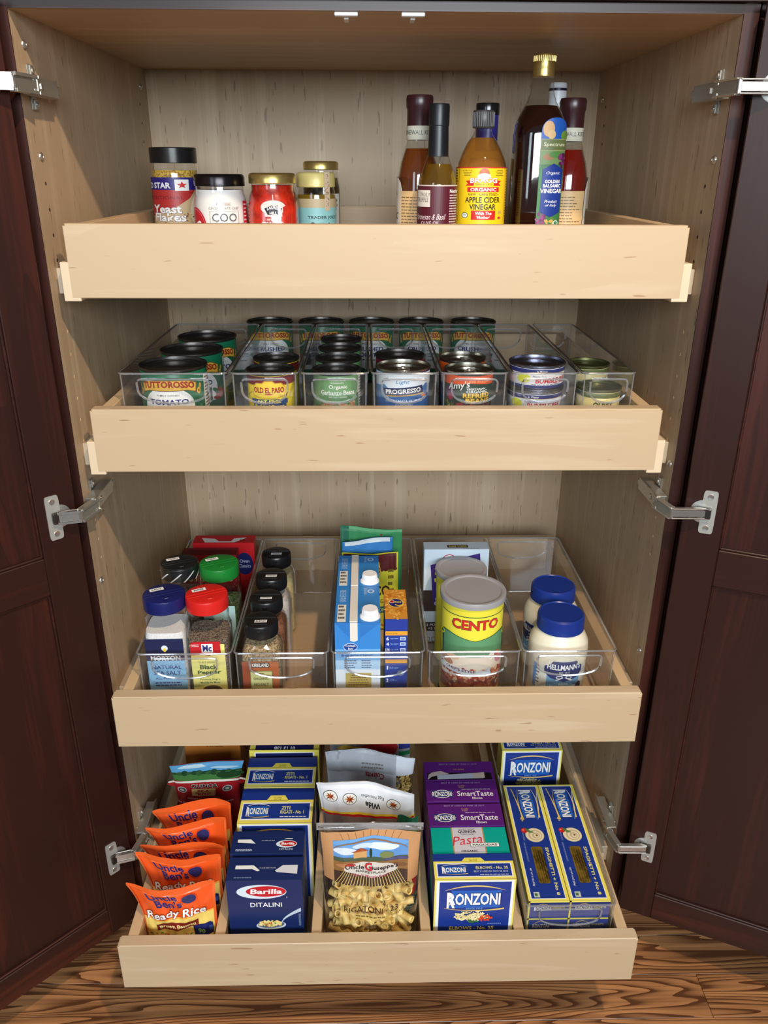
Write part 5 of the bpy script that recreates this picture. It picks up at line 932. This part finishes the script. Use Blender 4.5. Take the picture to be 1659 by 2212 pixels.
# column 5: spaghetti boxes lying in the bin, two layers
def spag_top(w, l):
    a = Art(w, l); a.rect(0, 0, 1, 1, YL); a.rect(.06, .012, .93, .988, (236, 240, 244)); a.rect(.085, .018, .915, .982, BLU); R_ = -math.pi / 2
    wordmark(a, .56, .19, .30 * w / l, .27 * l / w, rot=R_, since=False)
    a.text('SINCE 1915', .40, .19, .05 * w / l, .09 * l / w, (120, 170, 230), .01, rot=R_)
    for sx, sg in ((.32, 1), (.80, -1)):
        V = []
        for i in range(13): q = i / 12; x = sx - sg * .13 * (1 - q) ** 1.6; y = .04 + .28 * q; V += [(x - .012, y), (x + .012 + .014 * q, y)]
        a._add(V, [(2 * i, 2 * i + 1, 2 * i + 3, 2 * i + 2) for i in range(12)], (226, 200, 120))
    a.blobs(.30, .33, .03, .022, [(226, 200, 120), (210, 176, 90)], 14, .03, 3, .5)
    a.ell(.55, .475, .25, .062, (214, 200, 160), 30); 
    for k in range(5): a.ell(.55 + .01 * k, .475 + .002 * k, .23 - .042 * k, .056 - .010 * k, ((236, 224, 190), (204, 184, 140))[k % 2], 26)
    a.ell(.60, .480, .03, .008, (110, 70, 40)); a.ell(.30, .435, .09, .022, (206, 40, 36)); a.ell(.27, .43, .03, .008, (236, 120, 110)); a.ell(.40, .437, .10, .010, (80, 120, 60), rot=.9); a.ell(.46, .447, .08, .008, (100, 140, 80), rot=.4)
    a.poly([(.36, .585), (.40, .575), (.62, .575), (.66, .585), (.66, .86), (.62, .87), (.40, .87), (.36, .86)], speckle('spaghetti_window', (120, 96, 30), (50, 38, 14), 40, .3))
    for k in range(9): a.rect(.38 + .03 * k, .58, .386 + .03 * k, .865, ((150, 124, 50), (96, 74, 26))[k % 2])
    a.text('SPAGHETTI + No 8', .775, .77, .085 * w / l, .38 * l / w, (226, 216, 130), .025, rot=R_); a.text('ENRICHED MACARONI PRODUCT', .22, .62, .04 * w / l, .16 * l / w, (150, 170, 220), 0, rot=R_); a.text('NET WT 16 OZ (454g)', .22, .82, .06 * w / l, .14 * l / w, (226, 230, 236), .01, rot=R_); a.rect(.16, .935, .30, .975, (190, 200, 190)); a.rect(.18, .945, .25, .965, (70, 110, 70)); a.text('PASTA NIGHT', .24, .49, .04 * w / l, .07 * l / w, (150, 170, 220), 0, rot=R_)
    return a
sw, sl, sh = .0655, .262, .0374; n = 0
for layer, zz in ((0, z4 + .0042), (1, z4 + .0042 + sh + .0006), (2, z4 + .0042 + 2 * (sh + .0006))):
    for xx, side in ((.2722, 'nearer the purple boxes'), (.3388, 'nearer the cabinet side')):
        fa = Art(sw, sh); fa.rect(0, 0, 1, 1, BLU); fa.rect(0, 0, 1, .08, YL); fa.rect(.0, 0, .04, 1, YL); fa.text('RONZONI', .36, .45, .22, .42, WHT, .04); fa.arc(.36, .75, .25, .6, 40, 140, .03, (226, 196, 110)); fa.text('SPAGHETTI', .75, .4, .12, .3, (226, 216, 130), .02)
        ra = Art(sl, sh); ra.rect(0, 0, 1, 1, YL)
        box_thing('spaghetti_box', ('lower' if layer == 0 else 'middle' if layer == 1 else 'uppermost') + ' spaghetti box lying in the long bin, ' + side, (xx, -.0450, zz), 0, sw, sl, sh, (196, 184, 90), {'front': fa, 'top': spag_top(sw, sl)} if layer == 2 else {'front': fa}, 'spaghetti boxes lying in layers')
w5, d5 = .1160, .048
box_thing('pasta_box', 'blue and yellow orzo box standing behind the spaghetti', (.2985, .146, z4 + .0042), 0, w5, d5, .166, (206, 196, 90), {'front': ronz_front(w5, .166, 'ORZO - No. 47', 'orzo', 14), 'top': ronz_top(w5, d5, 'ORZO - No. 47', None, .30)}, 'blue and yellow pasta boxes')
# ------------------------------------------------------------------ rice pouches
OR = (236, 88, 30)
def rice_art(w, h, full=True):
    a = Art(w, h * .70); a.ell(.5, -.02, .5, .1, (240, 100, 40)); a.rect(.0, .0, .03, 1, (244, 110, 50)); a.rect(.97, .0, 1, 1, (244, 110, 50))
    a.text2('Uncle', .37, .125, .17, .36, (46, 34, 110), (244, 130, 60), .03, .02, rot=.05); a.text2("Ben's", .42, .285, .17, .34, (46, 34, 110), (244, 130, 60), .03, .02, rot=.05); a.ell(.685, .20, .095, .12, (226, 70, 30), 30); a.ell(.685, .20, .085, .108, (38, 44, 96), 30)
    if full:
        a.poly([(.03, .62), (.3, .66), (.97, .50), (.97, 1.4), (.03, 1.4)], (240, 210, 110)); a.poly([(.03, .60), (.3, .64), (.97, .48), (.97, .51), (.3, .67), (.03, .63)], (250, 170, 70)); a.poly([(.19, .735), (.76, .655), (.76, .79), (.19, .87)], (122, 36, 30)); a.text('Brown Basmati', .475, .765, .065, .50, (244, 224, 150), .02, rot=.13)
        a.text2('Ready Rice', .48, .53, .19, .80, WHT, (150, 50, 30), .02, .03, shear=.25, rot=.13); a.poly([(.68, .79), (.92, .72), (.95, .76), (.95, .98), (.70, .99)], (30, 40, 100)); a.text('90', .80, .87, .08, .1, (120, 180, 80), .04); a.rect(.90, .80, .94, .9, (60, 90, 160)); a.blobs(.35, .96, .3, .03, [(206, 70, 40), (90, 140, 60), (236, 180, 80)], 40, .02, 5); a.ell(.08, .85, .05, .08, (236, 196, 90))
    return a
PM = flat(OR, .30); GR = 'orange ready rice pouches'
for i, (x, y, w, h, lb, sd, sl_, tl, rz) in enumerate(((-.3290, -.158, .1400, .150, 'frontmost orange rice pouch with its whole printed front showing', 2, .016, .000, .02), (-.3310, -.103, .1440, .151, 'second orange rice pouch from the front, dented corner', 5, .010, -.004, .02), (-.3260, -.068, .1440, .138, 'third orange rice pouch, nearly hidden by its neighbours', 9, .004, -.005, .03), (-.3220, -.033, .1440, .155, 'fourth orange rice pouch with a folded lip', 12, .014, .010, -.02), (-.3210, .012, .1420, .146, 'rearmost orange rice pouch, against the red quinoa pack', 15, -.004, .008, -.02))):
    pouch('rice_pouch', lb, (-.3214, y, z4), rz * .4, .115, h, .026, PM, rice_art(.116, h, True), 'pouch', -.04, .0, GR, sl_, sd, tl, bump=1.5, taper=-.21, shift=-.010)
# quinoa pack
a = Art(.116, .120); a.rect(0, 0, 1, 1.4, (160, 26, 34)); a.rect(0, 0, 1, .30, (66, 120, 60)); a.rect(0, 0, 1, .14, (90, 160, 206)); a.ell(.3, .05, .2, .03, (190, 214, 226)); a.ell(.75, .09, .2, .02, (170, 204, 220))
for k in range(14): a.ell(.05 + k * .07, .155, .05, .022 + .012 * (k % 3), ((30, 70, 40), (46, 90, 50))[k % 2], 12)
a.ell(.85, .20, .2, .05, (30, 66, 36)); a.ell(.5, .36, .60, .07, (230, 222, 210), 40); a.ell(.5, .40, .62, .075, (160, 26, 34), 40); a.rect(0, .40, 1, .5, (160, 26, 34))
a.text2('QUINOA', .47, .395, .075, .40, BLK, (236, 226, 214), .06, .05); a.rect(.27, .44, .64, .57, (214, 180, 110)); a.text('INCA', .45, .475, .04, .18, (150, 30, 34), .03); a.text('"RED"', .45, .53, .05, .24, (150, 30, 34), .04)
for xx in (.12, .82): a.ell(xx, .46, .075, .055, (190, 190, 186)); a.ell(xx, .46, .06, .043, (70, 70, 76)); a.ell(xx, .46, .035, .022, (170, 170, 150))
a.text('COOKS IN 15 MINUTES', .45, .63, .03, .52, (240, 226, 220), .02); a.text('PRE WASHED', .15, .72, .026, .26, (240, 226, 220), .02); a.text('NO RINSING!', .78, .70, .026, .26, (240, 226, 220), .02); a.ell(.47, .75, .16, .06, (226, 220, 214)); a.text('ANCIENT', .47, .74, .04, .22, (150, 60, 60), .03)
pouch('quinoa_pack', 'dark red quinoa pack with a green landscape across its top', (-.3205, .093, z4), -.01, .116, .178, .036, flat((150, 24, 32), .32), a, 'pouch', -.02, 0, None, 0, 21, .006, bump=.5, taper=-.2, shift=.004)
a = Art(.107, .199); a.rect(0, 0, 1, 1, (170, 104, 40)); a.text('BROWN', .55, .12, .07, .4, (130, 76, 28), .05); a.text('RICE', .55, .22, .07, .3, (130, 76, 28), .05)
box4('rice_box', 'plain orange brown rice box at the very back behind the quinoa pack', -.3770, -.2680, .168, .215, .200, (160, 96, 36), {'front': a})
# ------------------------------------------------------------------ clear bags of pasta
PST = speckle('dry_pasta', (236, 208, 132), (214, 180, 100), 90, .45)
def tubes(name, parent, cx, w, h, z0, yf, n, r, L, mat_, seed, dy=.03):
    rnd = random.Random(seed); bm = bmesh.new()
    for i in range(n):
        c = Vector((cx + rnd.uniform(-w / 2, w / 2), yf + rnd.uniform(0, dy), z0 + rnd.uniform(0, h))); d = Vector((rnd.uniform(-1, 1), rnd.uniform(-.9, .5), rnd.uniform(-1, 1))).normalized()
        up = Vector((0, 0, 1)) if abs(d.z) < .8 else Vector((1, 0, 0)); s = d.cross(up).normalized(); q = s.cross(d).normalized(); R_ = []
        for (rr, tt) in ((r * .72, -.48), (r, -.5), (r, .5), (r * .72, .48), (r * .66, -.2)): R_.append([c + d * (L * tt) + rr * (math.cos(2 * math.pi * k / 10) * s + math.sin(2 * math.pi * k / 10) * q) for k in range(10)])
        add_loft(bm, R_, cap0=False, cap1=False)
    o = link(name, bm, mat_, parent, smooth=True); o['kind'] = 'stuff'; return o
W_, H_ = .152, .270
a = Art(W_, H_ * .76)
TAN = (196, 146, 100); a.rect(.02, .045, .98, .16, TAN); a.rect(.02, .16, .13, .50, TAN); a.rect(.87, .16, .98, .50, TAN); 
for k in range(9): a.poly([(.20 + .075 * k, .05), (.204 + .075 * k, .05), (.24 + .065 * k, .12), (.236 + .065 * k, .12)], (120, 80, 50))
a.rect(.13, .12, .87, .30, (96, 150, 210)); a.ell(.5, .14, .37, .045, (110, 164, 220)); a.ell(.25, .20, .12, .03, (214, 226, 240)); a.ell(.62, .17, .16, .028, (220, 232, 244)); a.ell(.42, .16, .1, .02, (200, 218, 236)); a.arc(.5, .20, .37, .085, 8, 172, .012, (150, 106, 70))
a.rect(.13, .255, .87, .50, (150, 112, 70)); a.rect(.13, .255, .87, .285, (70, 90, 70)); a.ell(.75, .275, .13, .015, (80, 80, 120)); a.rect(.33, .20, .46, .26, (206, 160, 100)); a.poly([(.31, .205), (.40, .175), (.48, .205)], (170, 80, 50)); a.ell(.50, .225, .014, .035, (40, 60, 44)); a.ell(.66, .235, .07, .028, (120, 130, 80)); a.rect(.13, .285, .87, .50, (140, 100, 56)); a.ell(.3, .32, .15, .02, (180, 120, 80)); a.ell(.75, .33, .12, .02, (120, 80, 50))
a.rect(.13, .37, .87, .50, (64, 46, 38))
for k in range(24): x = .13 + k * .0315; a.poly([(x, .50), (x + .008, .50), (.5 + (x - .5) * .72 + .005, .36), (.5 + (x - .5) * .72, .36)], (214, 186, 110))
a.ell(.5, .35, .27, .062, (206, 200, 190), 36); a.text('Uncle', .34, .335, .040, .19, BLK, .02); a.text2('G', .475, .325, .062, .075, (190, 50, 60), (120, 20, 40), .05, .02); a.text("iuseppe's", .64, .335, .040, .26, BLK, .02); a.text('MARKETPLACE', .5, .37, .018, .30, (70, 70, 70), .02); a.text('"Qui Si Mangia Bene!"', .5, .405, .026, .40, (170, 60, 90), .01); a.ell(.30, .315, .05, .012, (170, 50, 44))
a.rect(.13, .50, .87, .507, (220, 196, 130)); a.text('RIGATONI · 23', .50, .745, .060, .56, (50, 34, 26), .01); a.rect(.32, .80, .68, .835, (206, 180, 100)); a.lines(.34, .66, .806, .83, 1, (110, 86, 40), .5); a.text('bessere', .78, .80, .03, .14, (90, 70, 40), rot=.4)
bag, F_ = pouch('rigatoni_bag', 'clear bag of rigatoni with a sunny village scene printed on it', (-.0130, -.148, z4), 0, W_, H_, .080, FILM, a, 'bag', -.06, 0, None, 0, 31, -.003, bump=1.6, art_rough=.25, taper=-.06)
tubes('rigatoni', bag, 0, .100, .142, .022, -.016, 350, .0060, .042, PST, 3, .034)
bm = bmesh.new(); add_box(bm, -.0865, .078, -.0050, -.0035, H_ - .012, H_ + .002, .0004); o = link('top_seal', bm, clear('film_seal', (.82, .82, .82), 3., .15, .25), bag); o.location = (0, -.010, 0); o.rotation_euler = (0, .012, 0)
# green bag peeking out
a = Art(.032, .21); a.rect(0, 0, 1, 1, (16, 84, 60)); a.text('DE CECCO', .5, .3, .25 * .2, .8, WHT, .02, rot=-1.5); a.poly([(.5, .62), (1, .52), (1, .74), (.6, .78)], (190, 40, 40)); a.lines(.5, .95, .8, .95, 5, (180, 200, 190), .4, 3)
pouch('pasta_bag', 'narrow dark green pasta bag peeking out beside the rigatoni', (.0480, -.098, z4), 0, .034, .222, .024, flat((18, 88, 62), .28), a, 'bag', .0, foil_seed=41)
# wide noodles: folded white band over a see-through bag
a = Art(.152, .245); a.rect(0, 0, 1, .23, (226, 230, 236)); a.rect(0, .23, 1, .247, (244, 214, 60)); a.rect(0, .247, 1, .265, (186, 30, 40))
for x, y in ((.12, .105), (.32, .125), (.78, .14)):
    a.ell(x, y, .075, .047, (40, 50, 40)); a.ell(x, y, .069, .043, (236, 238, 232))
    for k in range(8): aa = k * math.pi / 4 + .2; a.poly([(x + .012 * math.cos(aa + 1.5), y + .009 * math.sin(aa + 1.5)), (x + .055 * math.cos(aa), y + .040 * math.sin(aa)), (x + .012 * math.cos(aa - 1.5), y + .009 * math.sin(aa - 1.5))], ((200, 110, 30), (130, 40, 30))[k % 2])
a.text('Wide', .56, .165, .045, .16, (30, 30, 34), .03, rot=math.pi); a.text('Egg Noodles', .56, .10, .030, .24, (60, 60, 64), .0, rot=math.pi); a.rect(0, .265, 1, 1, (120, 104, 100)); a.ell(.5, .6, .4, .14, (150, 134, 126)); a.ell(.3, .5, .15, .06, (170, 158, 150)); a.ell(.55, .44, .12, .03, (110, 30, 30))
pouch('noodle_bag', 'folded white noodle bag with round sun emblems and a yellow and red stripe', (-.0150, -.050, z4), -.02, .148, .257, .044, flat((190, 186, 184), .25), a, 'bag', -.05, 0, None, 0, 51, -.012, taper=-.06, shift=-.006, bump=2.0, art_rough=.22)
# spiral pasta in a half clear, half white bag
a = Art(.150, .235); a.rect(0, 0, .80, .34, (214, 220, 228)); a.rect(0, 0, 1, .18, (214, 220, 228)); a.rect(.34, .30, .82, .62, (206, 210, 218)); a.text('Colavita', .55, .20, .05, .22, (150, 40, 60), .03, rot=math.pi - .1); a.text('ENRICHED MACARONI PRODUCT', .58, .36, .026, .44, (190, 70, 90), .01, rot=-.08); a.lines(.38, .74, .40, .44, 2, (200, 100, 110), .4); a.lines(.4, .66, .10, .16, 2, (120, 110, 110), .4); a.rect(0, .34, .04, .6, (150, 40, 60))
bag, F_ = pouch('spiral_pasta_bag', 'white topped bag of curly pasta behind the noodle bag', (-.0130, .045, z4), .0, .150, .243, .050, FILM, a, 'bag', -.04, 0, None, 0, 61, -.008, taper=-.06, bump=2.0, art_rough=.3)
rnd = random.Random(8); bm = bmesh.new()
for i in range(620):
    c = Vector((rnd.uniform(-.068, .068), rnd.uniform(-.015, .010), rnd.uniform(.012, .200))); c.y *= 1 - (c.z / .243) ** 3
    k = max(0., 1 - (c.x / .078) ** 2) ** .5; c.y *= k
    rot = Matrix.Rotation(rnd.uniform(0, 3.1), 3, Vector((rnd.uniform(-1, 1), rnd.uniform(-1, 1), rnd.uniform(-1, 1))).normalized())
    pts = [c + rot @ Vector((.0030 * math.cos(j * 1.5), .0030 * math.sin(j * 1.5), -.008 + .0022 * j)) for j in range(8)]; add_tube(bm, pts, .0022, 5)
o = link('pasta_spirals', bm, speckle('spirals', (228, 200, 122), (204, 170, 92), 60, .5), bag, smooth=True); o['kind'] = 'stuff'
a = Art(.15, .22); a.rect(0, 0, 1, 1, (150, 150, 156)); a.ell(.55, .08, .3, .09, (190, 40, 40)); a.ell(.3, .06, .2, .05, (226, 190, 60)); a.rect(.86, .02, 1, .1, (40, 50, 130)); a.rect(.86, .12, 1, .16, (30, 110, 70)); a.text('PASTA', .4, .3, .1, .5, (190, 40, 40), .03)
pouch('pasta_bag', 'crumpled silvery bag with red and yellow print at the very back', (-.0130, .112, z4), -.02, .148, .208, .036, flat((150, 150, 156), .22, .4), a, 'bag', -.03, 0, None, 0, 71, .004, bump=2.5)
